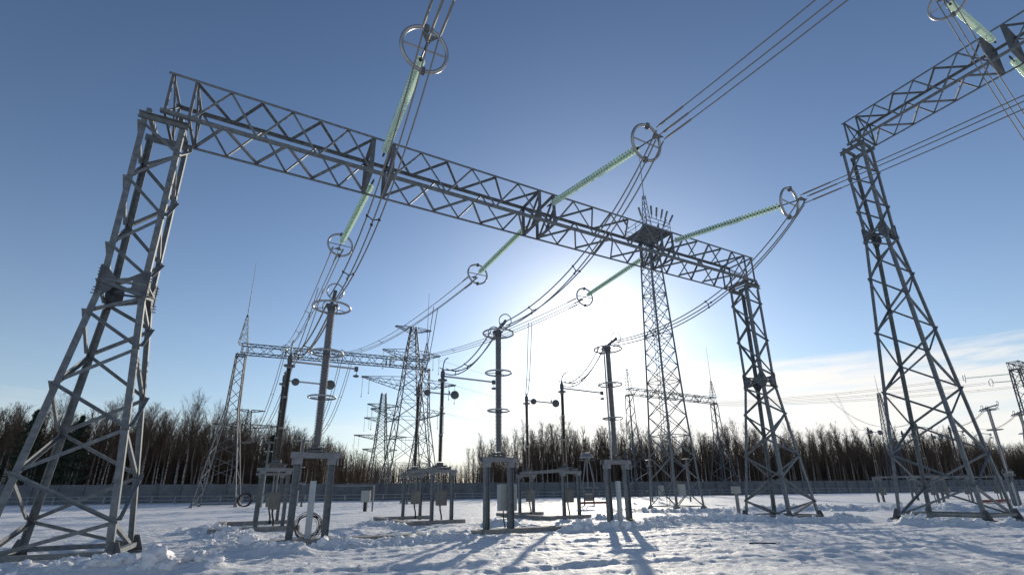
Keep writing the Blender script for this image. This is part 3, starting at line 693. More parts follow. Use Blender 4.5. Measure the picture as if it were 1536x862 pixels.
far_portal(L4, u, v, S4, 26.7, 3.0, ['slim lattice tower of the far centre gantry, left of the floodlight mast', 'slim lattice tower of the far centre gantry, right of the floodlight mast', 'lattice beam of the far centre gantry, crossing behind the floodlight mast'],
           ['bare lightning spire left of the floodlight mast', 'lightning spire with rod right of the floodlight mast'], [(33.9, None), (33.7, 44.4)], [S4/2-9.3, S4/2, S4/2+9.3])
T5 = V(112.5, 103.4, 0)
far_portal(T5, u, v, 34, 27.0, 3.0, ['dark gantry tower cut by the right edge of the picture', 'gantry tower of the rightmost far gantry, beyond the picture edge', 'lattice beam of the rightmost far gantry at the picture edge'], ['', ''], [None, None], [8, 17, 26])
rl = ['topmost of the three glass strings reaching in from the right edge', 'middle of the three glass strings reaching in from the right edge', 'lowest of the three glass strings reaching in from the right edge']
LINES = []
for k in range(3):
    e = V(117.3, 107.9, 27)+u*13.5*k; R4_ = L4+u*(S4+.4)+Z*(27.2-.5*k)+v*(.6-.6*k); q_ = e+(R4_-e).normalized()*9
    r1, e1, d1, s1, u1 = insulator_string(e, q_, rl[k], .16, .2, ringr=.95, yoke=False)
    LINES.append(sag(e1, R4_, .9, 24)); bundle('conductor_bundle', LINES[-1], tri(s1, u1, .35)[:2], tri(s1, Z, .35)[:2], .035, 'two thin wires running left from the %s ring near the right edge' % ('topmost', 'middle', 'lowest')[k], spacers=(.1, .25, .4), seg=5)
for k in range(2):
    a_ = LINES[k][11+2*k]; q_ = DR[0]-v*5.9*(1-k)+Z*10.4; c = a_.lerp(q_, .6); c = V3(c, 10.5)
    bundle('dropper_bundle', bez(a_, c, q_), [u*.35, -u*.35], [u*.2, -u*.2], .03, 'thin wires curving down from the right hand lines to the first distant disconnector, %s pair' % ('left', 'right')[k], 'dropper', 'droppers from the far spans', spacers=(.3, .6), seg=5)
for k in range(2):
    a_ = DR[k+1]+Z*10.5; q_ = PR[k]+Z*10.6
    bundle('jumper_bundle', sag(a_, q_, .9, 14), [u*.2, -u*.2], [u*.2, -u*.2], .03, 'thin drooping wires between a distant disconnector and the %s grey post beyond the right tower' % ('left', 'right')[k], 'jumper', 'drooping jumper wires', seg=5)
# string and wires of the high beam at upper right
c = Cc+uc*8.8+Z*28.4
rN, eN, dN, sN, uN = insulator_string(c+vc*1.0, c+vc*9.0-Z*1.7+uc*.2, 'glass insulator string above the high beam, ring at the top right of the picture', .19)
rF, eF, dF, sF, uF = insulator_string(c-vc*1.0, c-vc*9.0-Z*.3, 'glass insulator string below the high beam, leaving at the right edge', .19)
bundle('conductor_bundle', sag(eN, eN+vc*50+Z*4, 2, 12), tri(sN, uN), tri(sN, Z), WR, 'three wires leaving the picture at the top right ring', sleeve=1.3)
T = c-vc*10-uc*.5; T = V3(T, 17.5); cN = eN.lerp(T, .45); cN = V3(cN, 19.5)
bundle('jumper_bundle', bez(eN-uN*.1, cN, T), tri(sN, uN, .25), tri(sN, Z, .3), WR, 'three drooping wires crossing in front of the high beam at the right', 'jumper', 'drooping jumper wires', spacers=(.5,))

# droppers hanging from the far gantry
AP = [V(-42.5, 78.5, 5.2), V(-33.2, 80.4, 5.2)]
lab2 = ['looping thin wires hanging under the far gantry left of the first post insulator', 'looping thin wires hanging under the far gantry right of the first post insulator']
for k, (p, q_) in enumerate(((F3[0]-Z*.3, V(-49.0, 86, 10.9)), (F3[1]-Z*.3, V(-36.6, 82.5, 10.9)))):
    for j in range(2):
        a_ = p+u3*(j*1.8)-Z*.2; c = a_.lerp(q_, .35); c = V3(c, 8.5)
        bundle('dropper_bundle', bez(a_, c, q_+u3*j*.4), [V(-.2, 0, 0), V(.2, 0, 0)], [V(-.3, 0, 0), V(.3, 0, 0)], .05, lab2[k]+(', outer pair' if j else ', inner pair'), 'dropper', 'looping dropper wires of the far gantry', spacers=(.25, .5, .7), seg=5)

# ---------------- floodlight mast ----------------
M = V(16.9, 51.9, 0)
MT = [(.15, 1.85, 1.85), (10, 1.38, 1.38), (31.8, .70, .70)]
mast = thing('floodlight_mast', M, 'tall lattice floodlight mast with a lamp platform, behind the low beam right of the sun', 'floodlight mast')
for su in (-1, 1):
    for sv in (-1, 1):
        m_ = MB()
        for a_, b_ in zip(MT[:-1], MT[1:]): m_.bar(corner(M, u, v, MT, su, sv, a_[0]), corner(M, u, v, MT, su, sv, b_[0]), .15)
        m_.build('leg', STEEL, mast)
        p = corner(M, u, v, MT, su, sv, .1); MB().lathe(p-Z*.3, Z, [(0, .4), (.35, .34), (.6, .12)], 10).build('footing', CONC, mast)
zz = [.3, 2.9, 5.3, 7.5, 9.6, 11.5, 13.4, 15.2, 17, 18.8, 20.5, 22.2, 23.9, 25.5, 27.1, 28.6, 30.1, 31.6]
fcs = (((-1, 1), (1, 1)), ((1, 1), (1, -1)), ((1, -1), (-1, -1)), ((-1, -1), (-1, 1)))
for (c0, c1) in fcs:
    m_ = MB()
    for k in range(len(zz)-1):
        for a_, b_ in ((c0, c1), (c1, c0)): m_.bar(corner(M, u, v, MT, *a_, zz[k]), corner(M, u, v, MT, *b_, zz[k+1]), .065)
        if k % 3 == 0: m_.bar(corner(M, u, v, MT, *c0, zz[k]), corner(M, u, v, MT, *c1, zz[k]), .07)
    m_.build('bracing', STEEL, mast)
m_ = MB()      # caged ladder up the left side
for z_ in np.arange(.5, 31, .33):
    a_, b_ = lev(M, u, v, MT, z_); c = M-u*(a_-.35)+v*b_*.2; m_.bar(c+v*.2+Z*z_, c-v*.2+Z*z_, .03)
for s_ in (-.2, .2):
    m_.tube([M-u*(lev(M, u, v, MT, z_)[0]-.35)+v*(lev(M, u, v, MT, z_)[1]*.2+s_)+Z*z_ for z_ in (.4, 10, 20, 31)], .03, 5)
m_.build('ladder', STEELD, mast)
plat = MB().box(M+Z*31.9, 3.6, 3.6, .16, u)
for s_ in (-1, 1): plat.bar(M+u*s_*1.5-v*1.9+Z*31.7, M+u*s_*1.5+v*1.9+Z*31.7, .12, .2)
plat.build('platform', STEELD, mast)
m_ = MB()
for z_ in (32.5, 33.0):
    for (c0, c1) in fcs: m_.bar(M+u*c0[0]*1.9+v*c0[1]*1.9+Z*z_, M+u*c1[0]*1.9+v*c1[1]*1.9+Z*z_, .05)
for c0 in ((-1, -1), (-1, 0), (-1, 1), (0, -1), (0, 1), (1, -1), (1, 0), (1, 1)): m_.bar(M+u*c0[0]*1.9+v*c0[1]*1.9+Z*31.9, M+u*c0[0]*1.9+v*c0[1]*1.9+Z*33.0, .05)
m_.build('railing', STEELD, mast)
for i, (a_, b_) in enumerate(((-1.9, 1.2), (-1.0, 1.9), (-.3, 1.9), (.4, 1.9), (1.0, 1.9), (1.9, 1.7), (1.9, .7), (1.9, -.4), (1.9, -1.4), (-1.9, -1.2))):
    p = M+u*a_+v*b_+Z*33.0; d = (u*a_*.45+v*b_*.25+Z*1.9).normalized()
    f_ = MB().cyl(p, p+d*.45, .05, n=6).cyl(p+d*.4, p+d*1.45, .11, .12, 10).build('floodlight', STEEL, mast)
for (z0_, z1_, w_) in ((32, 37.6, .5),):
    ss = [(32, .45, .45), (37.6, .12, .12)]
    m_ = MB()
    for su in (-1, 1):
        for sv in (-1, 1): m_.bar(corner(M, u, v, ss, su, sv, 32), corner(M, u, v, ss, su, sv, 37.6), .07)
    for k in range(7):
        for (c0, c1) in fcs: m_.bar(corner(M, u, v, ss, *c0, 32+k*.8), corner(M, u, v, ss, *c1, 32.8+k*.8), .04)
    m_.build('spire', STEELD, mast)
MB().cyl(M+Z*37, M+Z*45, .05, .02, 6).build('rod', STEELD, mast)
MB().box(M-u*1.2+v*2.0+Z*1.9, .8, .35, 1.1, u).build('control_box', BOX, mast); MB().box(M-u*.2-v*1.8+Z*1.9, .6, .3, 1.0, u).build('control_box', BOX, mast)

# ---------------- pylons ----------------
def pylon(P, zt, secs, arms, label, U=u, Vv=v, br=.14, strings=True):
    root = thing('pylon', P, label, 'pylon', 'transmission pylons behind the yard')
    for su in (-1, 1):
        for sv in (-1, 1):
            m_ = MB()
            for a_, b_ in zip(secs[:-1], secs[1:]): m_.bar(corner(P, U, Vv, secs, su, sv, a_[0]), corner(P, U, Vv, secs, su, sv, b_[0]), br*1.8)
            m_.build('leg', FARST, root)
    zz = [secs[0][0]]
    while zz[-1] < zt-1: zz.append(min(zt, zz[-1]+max(1.6, 1.35*lev(P, U, Vv, secs, zz[-1])[0])))
    for (c0, c1) in fcs:
        m_ = MB()
        for k in range(len(zz)-1):
            for a_, b_ in ((c0, c1), (c1, c0)): m_.bar(corner(P, U, Vv, secs, *a_, zz[k]), corner(P, U, Vv, secs, *b_, zz[k+1]), br*.75)
            m_.bar(corner(P, U, Vv, secs, *c0, zz[k+1]), corner(P, U, Vv, secs, *c1, zz[k+1]), br*.7)
        m_.build('bracing', FARST, root)
    for (z_, ln, hh, st_) in arms:
        a_, b_ = lev(P, U, Vv, secs, z_)
        for s_ in (-1, 1):
            m_ = MB(); tip = P+U*s_*ln+Z*(z_+hh*.8); n = max(3, int(ln/1.6))
            for sv in (-1, 1):
                p0 = P+U*s_*a_+Vv*sv*b_; t0 = tip+Vv*sv*.25
                m_.bar(p0+Z*z_, t0, br); m_.bar(p0+Z*(z_+hh), t0+Z*.1, br*.9)
                for i in range(n):
                    f0, f1 = i/n, (i+1)/n; lo = lambda f: (p0+Z*z_).lerp(t0, f); hi = lambda f: (p0+Z*(z_+hh)).lerp(t0, f)
                    m_.bar(lo(f0) if i % 2 else hi(f0), hi(f1) if i % 2 else lo(f1), br*.6)
            for i in range(n+1):
                f0 = i/n; m_.bar((P+U*s_*a_+Vv*b_+Z*z_).lerp(tip+Vv*.25, f0), (P+U*s_*a_-Vv*b_+Z*z_).lerp(tip-Vv*.25, f0), br*.6)
            ar = m_.build('cross_arm', FARST, root)
            if st_:
                for (off, l_) in ((-.3, 4.6), (-1.9, 3.6)):
                    p = tip+U*s_*off-Z*.1; prof = [(0, .04)]
                    for i in range(int(l_/.25)): prof += [(.1+i*.25, .05), (.14+i*.25, .17), (.24+i*.25, .05)]
                    MB().lathe(p, -Z, prof, 8).build('glass_string', GLASS, ar)
                    MB().cyl(p-Z*l_, p-Z*(l_+.35), .12, n=6).build('string_weight', FARST, ar)
    return root
T1 = V(-25.9, 118.0, 0)
pylon(T1, 43.6, [(.3, 6.2, 5.4), (9.5, 4.3, 3.8), (28.5, 2.1, 2.0), (37, 1.4, 1.4), (43.6, .6, .6)], [(42.2, 4.8, 1.3, 0), (34.8, 7.6, 2.2, 1), (27.0, 12.2, 2.6, 1), (19.5, 9.4, 2.4, 1)], 'biggest lattice pylon with four levels of cross arms, behind the far gantry')
pylon(V(-50.5, 183.2, 0), 39.5, [(.4, 4.2, 4.0), (20, 2.0, 2.0), (39.5, .8, .8)], [(33.5, 6.0, 1.6, 1), (28.3, 6.8, 1.4, 1), (21.5, 10, 1.6, 1), (16.8, 6.5, 1.2, 1)], 'smaller lattice pylon seen left of the biggest one', br=.17)
pylon(V(-107, 192, 0), 35, [(.5, 3.5, 3.5), (22, 1.4, 1.4), (35, .6, .6)], [(34, 5.5, 1.0, 0), (27.5, 12.5, 1.6, 0)], 'distant T shaped pylon rising from the birch wood beside the left far gantry tower', br=.17)
dm = V(141.5, 181.0, 0); pylon(dm, 37, [(.5, 2.6, 2.6), (37, .35, .35)], [], 'thin distant lattice mast with a rod, just left of the right tower', br=.11)
tag(MB().cyl(dm+Z*36.9, dm+Z*44, .09, .04, 6).build('mast_rod', FARST, org=dm), 'thin rod on top of the distant mast left of the right tower', 'mast rod')

# thin line wires from the pylons
for i, (z_, ln, dz) in enumerate(((31.5, 7.6, 0), (25, 12.2, 0), (17.5, 9.4, 0))):
    p = T1+u*ln+Z*(z_+4)
    q_ = p+u*150-v*20-Z*6
    tag(MB().tube(sag(p, q_, 4, 20), .028, 5).build('power_line', ALU, smooth=True, org=p), 'thin single wire running right from the %s arm of the biggest pylon' % ('second highest', 'widest', 'lowest')[i], 'wire', 'single wires of the pylon line')

# ---------------- smaller yard gear ----------------
def small_post(loc, label, h=5.3, legs=1):
    r0 = thing('surge_arrester', loc, label, 'surge arrester', 'short equipment posts with disc tops')
    def bl(mb_, name, mat): return mb_.build(name, mat, r0, False, org=(0, 0, 0))
    bl(MB().bar((0, 0, -.2), (0, 0, h*.45), .22, .22), 'pedestal', STEEL)
    m_ = shed_column(h*.45, h*.92, .14, .2, .12, 10); bl(m_, 'insulator', SHED)
    bl(MB().lathe((0, 0, h*.92), Z, [(0, .15), (.03, .75), (.1, .8), (.2, .5), (.3, .12)], 16), 'disc_top', STEELD)
    bl(MB().torus((0, 0, h*.8), Z, .6, .04, 20, 6), 'corona_ring', RING)
    return r0
sp1 = small_post(V(-39.0, 77.0, 0), 'short arrester post with a disc top right behind the first post frame', 10.6)
def dsmall(x, y, lb, s_=1):
    o_ = dup(sp1, V(x, y, .0), 0, lb); o_.scale = (1, 1, s_); return o_
m_ = MB(); c3 = L3+u3*4.3-v3*-2.6+Z*1.1
for i in range(5): m_.torus(c3+V(rnd.gauss(0, .06), rnd.gauss(0, .06), 0), V(.3, -1, .2), 1.0+rnd.gauss(0, .05), .06, 24, 6)
tag(m_.build('cable_coil', RUB, smooth=True, org=c3), 'black coil of cable at the foot of the far left gantry tower', 'cable coil')
dsmall(24.5, 88, 'disc topped arrester post seen through the left half of the floodlight mast base', .72)
dsmall(30.5, 86, 'disc topped arrester post seen through the right half of the floodlight mast base', .72)
dsmall(21.5, 94, 'short arrester post with a disc top left of the floodlight mast base', .75)
# arrester on tripod frame
tp = thing('tripod_stand', V(11.2, 74, .1), 'pale tripod stand with a flat round top, left of the sunlit post', 'tripod stand')
m_ = MB(); 
for a_ in (0.3, 2.4, 4.5): MB().bar(tp.location+V(1.1*math.cos(a_), 1.1*math.sin(a_), 2.2), tp.location+V(.25*math.cos(a_), .25*math.sin(a_), 6.6), .14).build('strut', PALE, tp)
for x in (-.7, .7): MB().bar(tp.location+V(x, 0, -.2), tp.location+V(x, 0, 2.3), .2).build('leg', STEEL, tp)
MB().box(tp.location+Z*2.3, 2.8, 1.2, .2).build('deck', STEEL, tp); MB().box(tp.location+Z*.9, 1.2, .7, 1.0).build('box', DRIVE, tp)
MB().lathe(tp.location+Z*6.6, Z, [(0, .4), (.05, 1.1), (.2, 1.1), (.5, .7), (.75, .7), (.8, .2)], 18).build('round_top', PALE, tp)
MB().bar(tp.location+V(-1.3, 0, 6.3), tp.location+V(1.3, 0, 6.3), .08).build('cross_bar', STEEL, tp)
# cubicle on a post, right of the mast
cb_ = thing('junction_box', V(18.0, 40.2, 0), 'weathered box on a single square post between the mast and the middle gantry tower', 'junction box')
MB().box(cb_.location+Z*.75, .2, .2, 1.7).build('post', PALE, cb_); bx = MB().box(cb_.location+Z*1.85, .62, .4, .55).build('box', BOX, cb_); MB().box(cb_.location+V(0, -.21, 1.85), .5, .02, .45).build('door', BOX, bx); MB().box(cb_.location+Z*2.15, .7, .5, .05).build('lid', STEELD, cb_)
bx2 = thing('control_cabinet', V(-16.5, 55.5, .0), 'grey control cabinet on a dark stub behind the first post frame', 'control cabinet')
MB().box(bx2.location+Z*.5, .35, .35, 1.0).build('stub', RUB, bx2); c_ = MB().box(bx2.location+Z*1.6, .95, .5, 1.25).build('cabinet', BOX, bx2); MB().box(bx2.location+V(0, -.27, 1.6), .8, .03, 1.1).build('door', BOX, c_)
MB().bar(bx2.location+V(-3.6, 0, 2.75), bx2.location+V(.8, 0, 2.75), .1).build('rail', PALE, bx2)
MB().bar(bx2.location+V(.8, 0, 0), bx2.location+V(.8, 0, 2.8), .16).build('post', PALE, bx2)
# stacked plank and red channel
tag(MB().box(V(11.8, 72, .3), 5.2, .6, .3, u).build('red_trough', RED, org=V(11.8, 72, 0)), 'low rusty red trough lying in the snow left of the sunlit post frame', 'trough')
tag(MB().box(DR[1]+V(-2, -6, .18), 7.0, .5, .3, u).build('red_beam', RED, org=DR[1]+V(-2, -6, 0)), 'rusty red beam with snow on it lying before the distant right disconnectors', 'beam')

# concrete cable trench covers under the equipment
def slab(p, q, w, h, lb, nm='concrete_slab'):
    p = Vector(p); q = Vector(q); mid = (p+q)/2; m_ = MB(); n = max(1, int((q-p).length/2.0)); d = (q-p)/n
    for i in range(n): m_.bar(p+d*i+d.normalized()*.012, p+d*(i+1)-d.normalized()*.012, w, h)
    return tag(m_.build(nm, CONC, org=mid), lb, 'concrete slab', 'concrete plinths and trench covers')
slab(POST[0]-u*1.6+Z*.03, POST[0]+u*4.9+Z*.02, .7, .22, 'concrete trench cover running right from under the first post frame')
slab(POST[1]-u*3.2+Z*.03, POST[1]-u*1.0+Z*.03, .6, .2, 'short concrete trench cover left of the cabinet post frame')
slab(POST[1]-u*1.0+Z*.05, POST[1]+u*7.0+Z*.05, .7, .22, 'concrete trench cover running from the cabinet post frame to the sunlit post')
slab(POST[2]-u*.9+Z*.04, POST[2]+u*2.6+Z*.04, .7, .22, 'concrete trench cover under and right of the sunlit post')
for k in range(3):
    c = DIS[k]; nm = ordn[k]
    slab(c-u*2.3+v*.65+Z*.07, c+u*1.6+v*.65+Z*.07, .55, .24, 'front concrete plinth of the %s black column disconnector' % nm)
    slab(c-u*2.3-v*6.3+Z*.07, c+u*1.6-v*6.3+Z*.07, .55, .24, 'rear concrete plinth of the %s black column disconnector' % nm)
    slab(c-u*2.6-v*6.5+Z*.09, c-u*2.6+v*2.2+Z*.09, .5, .26, 'long side concrete plinth of the %s black column disconnector' % nm)
m_ = MB().tube([(9.0, 19.6, hz((9, 19.6))+.02), (9.6, 19.45, hz((9.6, 19.45))+.02), (10.1, 19.5, hz((10.1, 19.5))+.0)], .03)
tag(m_.build('cable_end', RUB, smooth=True, org=V(9, 19.6, 0)), 'bit of dark cable lying on the snow before the middle gantry tower', 'cable')

# ---------------- fence ----------------
def fy(x): return 126+.279*x
fd = V(1, .279, 0).normalized(); fn_ = V(-fd.y, fd.x, 0)
froot = thing('perimeter_fence', V(0, fy(0), .4), 'long grey concrete panel fence along the foot of the woods', 'fence')
pst = 4.35
for i in range(97):
    x = -172+i*pst*fd.x; p = V(x, fy(x), 0); q_ = p+fd*pst; z0_ = hz(p)-.3
    m_ = MB(); m_.bar(p+Z*(z0_+2.15), q_+Z*(z0_+2.15), .14, 3.9)
    for zz_ in (.9, 1.9, 2.9): m_.bar(p+Z*(z0_+zz_)-fn_*.08, q_+Z*(z0_+zz_)-fn_*.08, .04, .12)
    m_.build('panel', FCON, froot)
    MB().bar(p+Z*z0_-fn_*.16, p-fn_*.16+Z*(z0_+4.2), .26, .26).build('post', FCON, froot)
rail = thing('guard_rail', V(0, fy(0)-9, .4), 'low pale pipe railing running in front of the concrete fence', 'railing')
for zz_ in (.75, 1.45):
    MB().tube([V(x_, fy(x_)-10, hz((x_, fy(x_)-10))+zz_) for x_ in range(-150, 201, 10)], .09, 6).build('pipe', RAILP, rail, True)
x_ = -150; kk = 0
while x_ <= 200 and kk < 96:
    p = V(x_, fy(x_)-10, hz((x_, fy(x_)-10))); MB().bar(p-Z*.3, p+Z*1.5, .18).build('post', RAILP, rail); x_ += 3.8; kk += 1

# ---------------- woods ----------------
BARK = bpy.data.materials.new('birch_bark'); BARK.use_nodes = True
t = BARK.node_tree; b = t.nodes['Principled BSDF']; b.inputs['Roughness'].default_value = .8
co = t.nodes.new('ShaderNodeTexCoord'); sx_ = t.nodes.new('ShaderNodeSeparateXYZ'); t.links.new(co.outputs['Object'], sx_.inputs[0])
mr = t.nodes.new('ShaderNodeMapRange'); mr.inputs[1].default_value = 3; mr.inputs[2].default_value = 15; t.links.new(sx_.outputs[2], mr.inputs[0])
mp = t.nodes.new('ShaderNodeMapping'); mp.inputs['Scale'].default_value = (1, 1, 2.4); t.links.new(co.outputs['Object'], mp.inputs[0])
nn = t.nodes.new('ShaderNodeTexNoise'); nn.inputs['Scale'].default_value = 1.6; nn.inputs['Detail'].default_value = 5; t.links.new(mp.outputs[0], nn.inputs['Vector'])
r1_ = t.nodes.new('ShaderNodeValToRGB'); r1_.color_ramp.elements[0].position = .42; r1_.color_ramp.elements[0].color = (.06, .05, .04, 1); r1_.color_ramp.elements[1].position = .52; r1_.color_ramp.elements[1].color = (.60, .57, .52, 1)
t.links.new(nn.outputs[0], r1_.inputs[0]); mxx = t.nodes.new('ShaderNodeMix'); mxx.data_type = 'RGBA'; t.links.new(mr.outputs[0], mxx.inputs[0]); t.links.new(r1_.outputs[0], mxx.inputs[6]); mxx.inputs[7].default_value = (.12, .085, .06, 1)
t.links.new(mxx.outputs[2], b.inputs['Base Color'])
DBARK = material('grey_bark', (.10, .08, .06), .9, 0, (.16, .13, .10), nscale=1)
TWIG = material('twigs', (.085, .057, .04), .85, 0, (.125, .086, .06), nscale=.15)
NEED = material('needles', (.018, .035, .018), .8, 0, (.035, .055, .028), nscale=.5)
def cone_s(vs, fs, p, q_, r, r2, n=3):
    d = q_-p; L_ = np.linalg.norm(d); d = d/L_; a = np.cross(d, (0.31, .2, .93)); a /= np.linalg.norm(a)+1e-9; c = np.cross(d, a); o_ = len(vs)
    for i in range(n):
        t_ = 2*math.pi*i/n; w_ = a*math.cos(t_)+c*math.sin(t_); vs.append(p+w_*r)
    if r2 <= 0:
        vs.append(q_)
        for i in range(n): fs.append((o_+i, o_+(i+1) % n, o_+n))
    else:
        for i in range(n):
            t_ = 2*math.pi*i/n; w_ = a*math.cos(t_)+c*math.sin(t_); vs.append(q_+w_*r2)
        for i in range(n): fs.append((o_+i, o_+(i+1) % n, o_+n+(i+1) % n)); fs.append((o_+i, o_+n+(i+1) % n, o_+n+i))
def gen_tree(seed, Ht, nb, nt_, sub, r0=.16, tw=.028, low=.35, spread=1.0):
    g = np.random.default_rng(seed); TV, TF, CV, CF = [], [], [], []
    n = 7; pts = []; off = np.zeros(2); ln_ = g.normal(0, .02, 2)
    for i in range(n+1):
        off = off+g.normal(0, .10, 2)+ln_*Ht/n; pts.append(np.array([off[0], off[1], Ht*i/n*.97-.4*(i == 0)]))
    pts = [p-np.array([pts[0][0], pts[0][1], 0]) for p in pts]
    rr_ = lambda f: r0*(1-f)**.8+.018
    for i in range(n): cone_s(TV, TF, pts[i], pts[i+1], rr_(i/n), rr_((i+1)/n), 6)
    def tp_(f): k = min(int(f*n), n-1); return pts[k]+(pts[k+1]-pts[k])*(f*n-k)
    for b_ in range(nb):
        f = low+(1-low)*(b_+g.random())/nb*.985; p = tp_(f); az_ = g.random()*6.283; up = g.uniform(1.0, 2.2)+f*.8
        ln = Ht*(.20*(1-f)**.6+.045)*g.uniform(.7, 1.25)*spread
        d = np.array([math.cos(az_), math.sin(az_), up]); d /= np.linalg.norm(d); q_ = p+d*ln; d2 = d+np.array([0, 0, .25]); d2 /= np.linalg.norm(d2); q2 = q_+d2*ln*.6
        rb = rr_(f)*.38+.012; cone_s(CV, CF, p, q_, rb, rb*.55); cone_s(CV, CF, q_, q2, rb*.55, 0)
        for k in range(nt_):
            s_ = g.random()**.8; base = p+(q_-p)*s_/.62 if s_ < .62 else q_+(q2-q_)*(s_-.62)/.38
            e = d*g.uniform(.3, 1)+g.normal(0, .42, 3)+np.array([0, 0, .45]); e /= np.linalg.norm(e); tl = ln*g.uniform(.18, .5)+.25; te = base+e*tl
            cone_s(CV, CF, base, te, tw, 0)
            for j in range(sub):
                b2 = base+(te-base)*g.uniform(.2, .95); e2 = e+g.normal(0, .6, 3)+np.array([0, 0, .1]); e2 /= np.linalg.norm(e2); cone_s(CV, CF, b2, b2+e2*tl*g.uniform(.35, .8), tw*.7, 0)
    return (np.array(TV), TF), (np.array(CV), CF)
def np_mesh(name, VF, mat):
    me = bpy.data.meshes.new(name); me.from_pydata(VF[0].tolist(), [], VF[1]); me.materials.append(mat); return me
kinds = []
for i in range(9):
    Ht = 22+2.2*((i*37) % 5)/4.; tr, cr = gen_tree(100+i, Ht, 40, 8, 4, r0=.17+.025*(i % 3), tw=.021, low=.42+.06*(i % 3), spread=.72+.10*(i % 4))
    kinds.append((np_mesh('trunk', tr, BARK if i % 3 != 2 else DBARK), np_mesh('crown', cr, TWIG)))
lowk = [gen_tree(300+i, 23, 20, 6, 2, r0=.19, tw=.036, low=.22, spread=.95) for i in range(5)]
def plant_tree(x, y, s_, k, name, label, group):
    o_ = thing(name, V(x, y, hz((x, y))-.1), label, 'tree', group, rnd.uniform(0, 6.28)); o_.scale = (s_*rnd.uniform(.9, 1.1), s_*rnd.uniform(.9, 1.1), s_)
    o_.rotation_euler = (rnd.gauss(0, .03), rnd.gauss(0, .03), o_.rotation_euler[2])
    for me_ in kinds[k]:
        c = bpy.data.objects.new(me_.name.split('.')[0], me_); COL.objects.link(c); c.parent = o_
cnt = 0
# left birch wood: two rows kept as single trees
for row in range(3):
    x = -150+row*.7
    while x < -46-row*1.0:
        y = fy(x)+7+row*4.2+rnd.uniform(-1.8, 1.8)
        s_ = .86+rnd.gauss(0, .07)
        if x > -70: s_ *= 1-.30*((x+70)/24)
        if x > -57 and rnd.random() < .2: x += 1.5; continue
        plant_tree(x, y, s_, rnd.randrange(9), 'birch_tree', 'bare birch of the left wood, white trunk behind the fence', 'bare birches of the left wood'); cnt += 1
        x += rnd.uniform(1.7, 3.2)
for row in range(2):
    x = -14+row*.9
    while x < 215:
        y = 160+.25*x+row*5+rnd.uniform(-2, 2)
        s_ = .94+rnd.gauss(0, .075)
        if x < 2: s_ *= .72+.012*(x+14)
        if cnt < 298: plant_tree(x, y, s_, rnd.choice((2, 5, 8, 2, 5, 8, 0, 4, 7)), 'birch_tree', 'bare tree of the dark wood right of the big pylon, behind the fence', 'bare trees of the right wood'); cnt += 1
        x += rnd.uniform(2.0, 3.4)
print('trees', cnt)
lowk2 = [gen_tree(400+i, 22, 11, 3, 1, r0=.22, tw=.06, low=.15, spread=1.0) for i in range(5)]
def wood(name, spots, label, lod=None):
    VV, FF = [], []; o_ = 0
    TVV, TFF = [], []; to = 0
    for (x, y, s_) in spots:
        (tv, tf), (cv, cf) = (lod or lowk)[rnd.randrange(5)]; a_ = rnd.uniform(0, 6.28); ca, sa = math.cos(a_)*s_, math.sin(a_)*s_; z_ = hz((x, y))-.1
        for (vv, ff) in ((tv, tf), (cv, cf)):
            w_ = np.stack([vv[:, 0]*ca-vv[:, 1]*sa+x, vv[:, 0]*sa+vv[:, 1]*ca+y, vv[:, 2]*s_+z_], -1); VV.append(w_); FF.append(np.array([list(f) for f in ff])+o_); o_ += len(vv)
    v_ = np.concatenate(VV); f_ = np.concatenate(FF)
    me = bpy.data.meshes.new(name); me.vertices.add(len(v_)); me.vertices.foreach_set('co', v_.ravel()); me.loops.add(f_.size); me.loops.foreach_set('vertex_index', f_.ravel().astype(np.int32))
    me.polygons.add(len(f_)); me.polygons.foreach_set('loop_start', np.arange(0, f_.size, 3, dtype=np.int32)); me.update(calc_edges=True); me.materials.append(TWIG)
    ob = bpy.data.objects.new(name, me); COL.objects.link(ob); tag(ob, label, 'wood', kind='stuff')
sp_ = [(x, fy(x)+rnd.uniform(18, 60), (.86+rnd.gauss(0, .06))*(1 if x < -75 else 1-.35*(x+75)/30)) for x in [rnd.uniform(-185, -47) for _ in range(480)]]
sp_ += [(x, fy(x)+rnd.uniform(14, 50), rnd.uniform(.3, .55)) for x in [rnd.uniform(-185, -50) for _ in range(420)]]
wood('left_wood', sp_, 'deep bare wood filling in behind the left birches')
sp_ = [(x, fy(x)+rnd.uniform(35, 85), (.84+rnd.gauss(0, .07))*(1 if x < -75 else 1-.35*(x+75)/30)) for x in [rnd.uniform(-215, -49) for _ in range(1100)]]
wood('left_wood_depth', sp_, 'shaded back rows of the left wood', lowk2)
sp_ = [(x, 170+.25*x+rnd.uniform(0, 34), (.90+rnd.gauss(0, .06))*(1 if x > 5 else .78)) for x in [rnd.uniform(-13, 280) for _ in range(760)]]
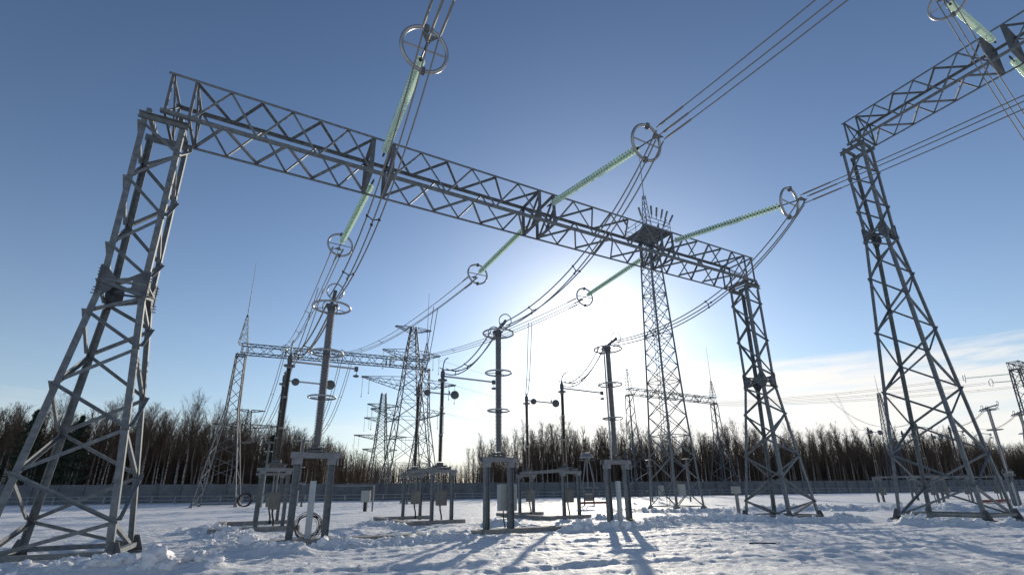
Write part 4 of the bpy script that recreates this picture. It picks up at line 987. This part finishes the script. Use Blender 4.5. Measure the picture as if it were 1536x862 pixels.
sp_ += [(x, 168+.25*x+rnd.uniform(0, 34), rnd.uniform(.3, .55)) for x in [rnd.uniform(-13, 280) for _ in range(620)]]
wood('right_wood', sp_, 'deep dark bare wood filling in behind the right trees')
sp_ = [(x, 185+.25*x+rnd.uniform(0, 80), (.86+rnd.gauss(0, .06))*(1 if x > 5 else .78)) for x in [rnd.uniform(-11, 330) for _ in range(2600)]]
wood('right_wood_depth', sp_, 'shaded back rows of the right wood', lowk2)
sp_ = [(x, 300+rnd.uniform(0, 70)+.1*x, .85+rnd.gauss(0, .06)) for x in [rnd.uniform(-210, 60) for _ in range(1500)]]
wood('far_wood', sp_, 'low far wood on the horizon between the two near woods', lowk2)

def spruce(x, y, Ht, label, rad=.2):
    root = thing('spruce_tree', V(x, y, hz((x, y))), label, 'tree', 'dark evergreens in the left wood')
    MB().cyl(root.location-Z*.2, root.location+Z*Ht, .2, .03, 8).build('trunk', DBARK, root)
    g = np.random.default_rng(int(abs(x)*10)); vs, fs = [], []
    for k in range(2600):
        f = g.random()**.8; z_ = Ht*(.25+.75*f); rmx = Ht*rad*(1-f)**.75+.25; r_ = rmx*math.sqrt(g.random())*(.75+.35*math.sin(z_*3+g.random())); a_ = g.random()*6.283
        p = np.array([x+r_*math.cos(a_), y+r_*math.sin(a_), z_-r_*.25]); e = g.normal(0, 1, 3); e2 = np.cross(e, g.normal(0, 1, 3)); e /= np.linalg.norm(e); e2 /= np.linalg.norm(e2); s_ = g.uniform(.2, .45)
        o_ = len(vs); vs += [p-e*s_, p+e2*s_*.35, p+e*s_, p-e2*s_*.35]; fs.append((o_, o_+1, o_+2, o_+3))
    m_ = MB(); m_.v = [tuple(q_) for q_ in vs]; m_.f = fs; m_.build('crown', NEED, root, org=root.location*1.0)
spruce(-57.5, fy(-57)+5, 15.5, 'single dark spruce near the right end of the left wood')
spruce(-95, fy(-95)+5, 19, 'tall dark evergreen behind the left gantry tower', .24)
spruce(-103, fy(-103)+5, 20, 'dark evergreen among birches at the far left edge', .24)
spruce(-99.5, fy(-99.5)+8, 16, 'shorter dark evergreen between the two tall ones at the left edge', .24)
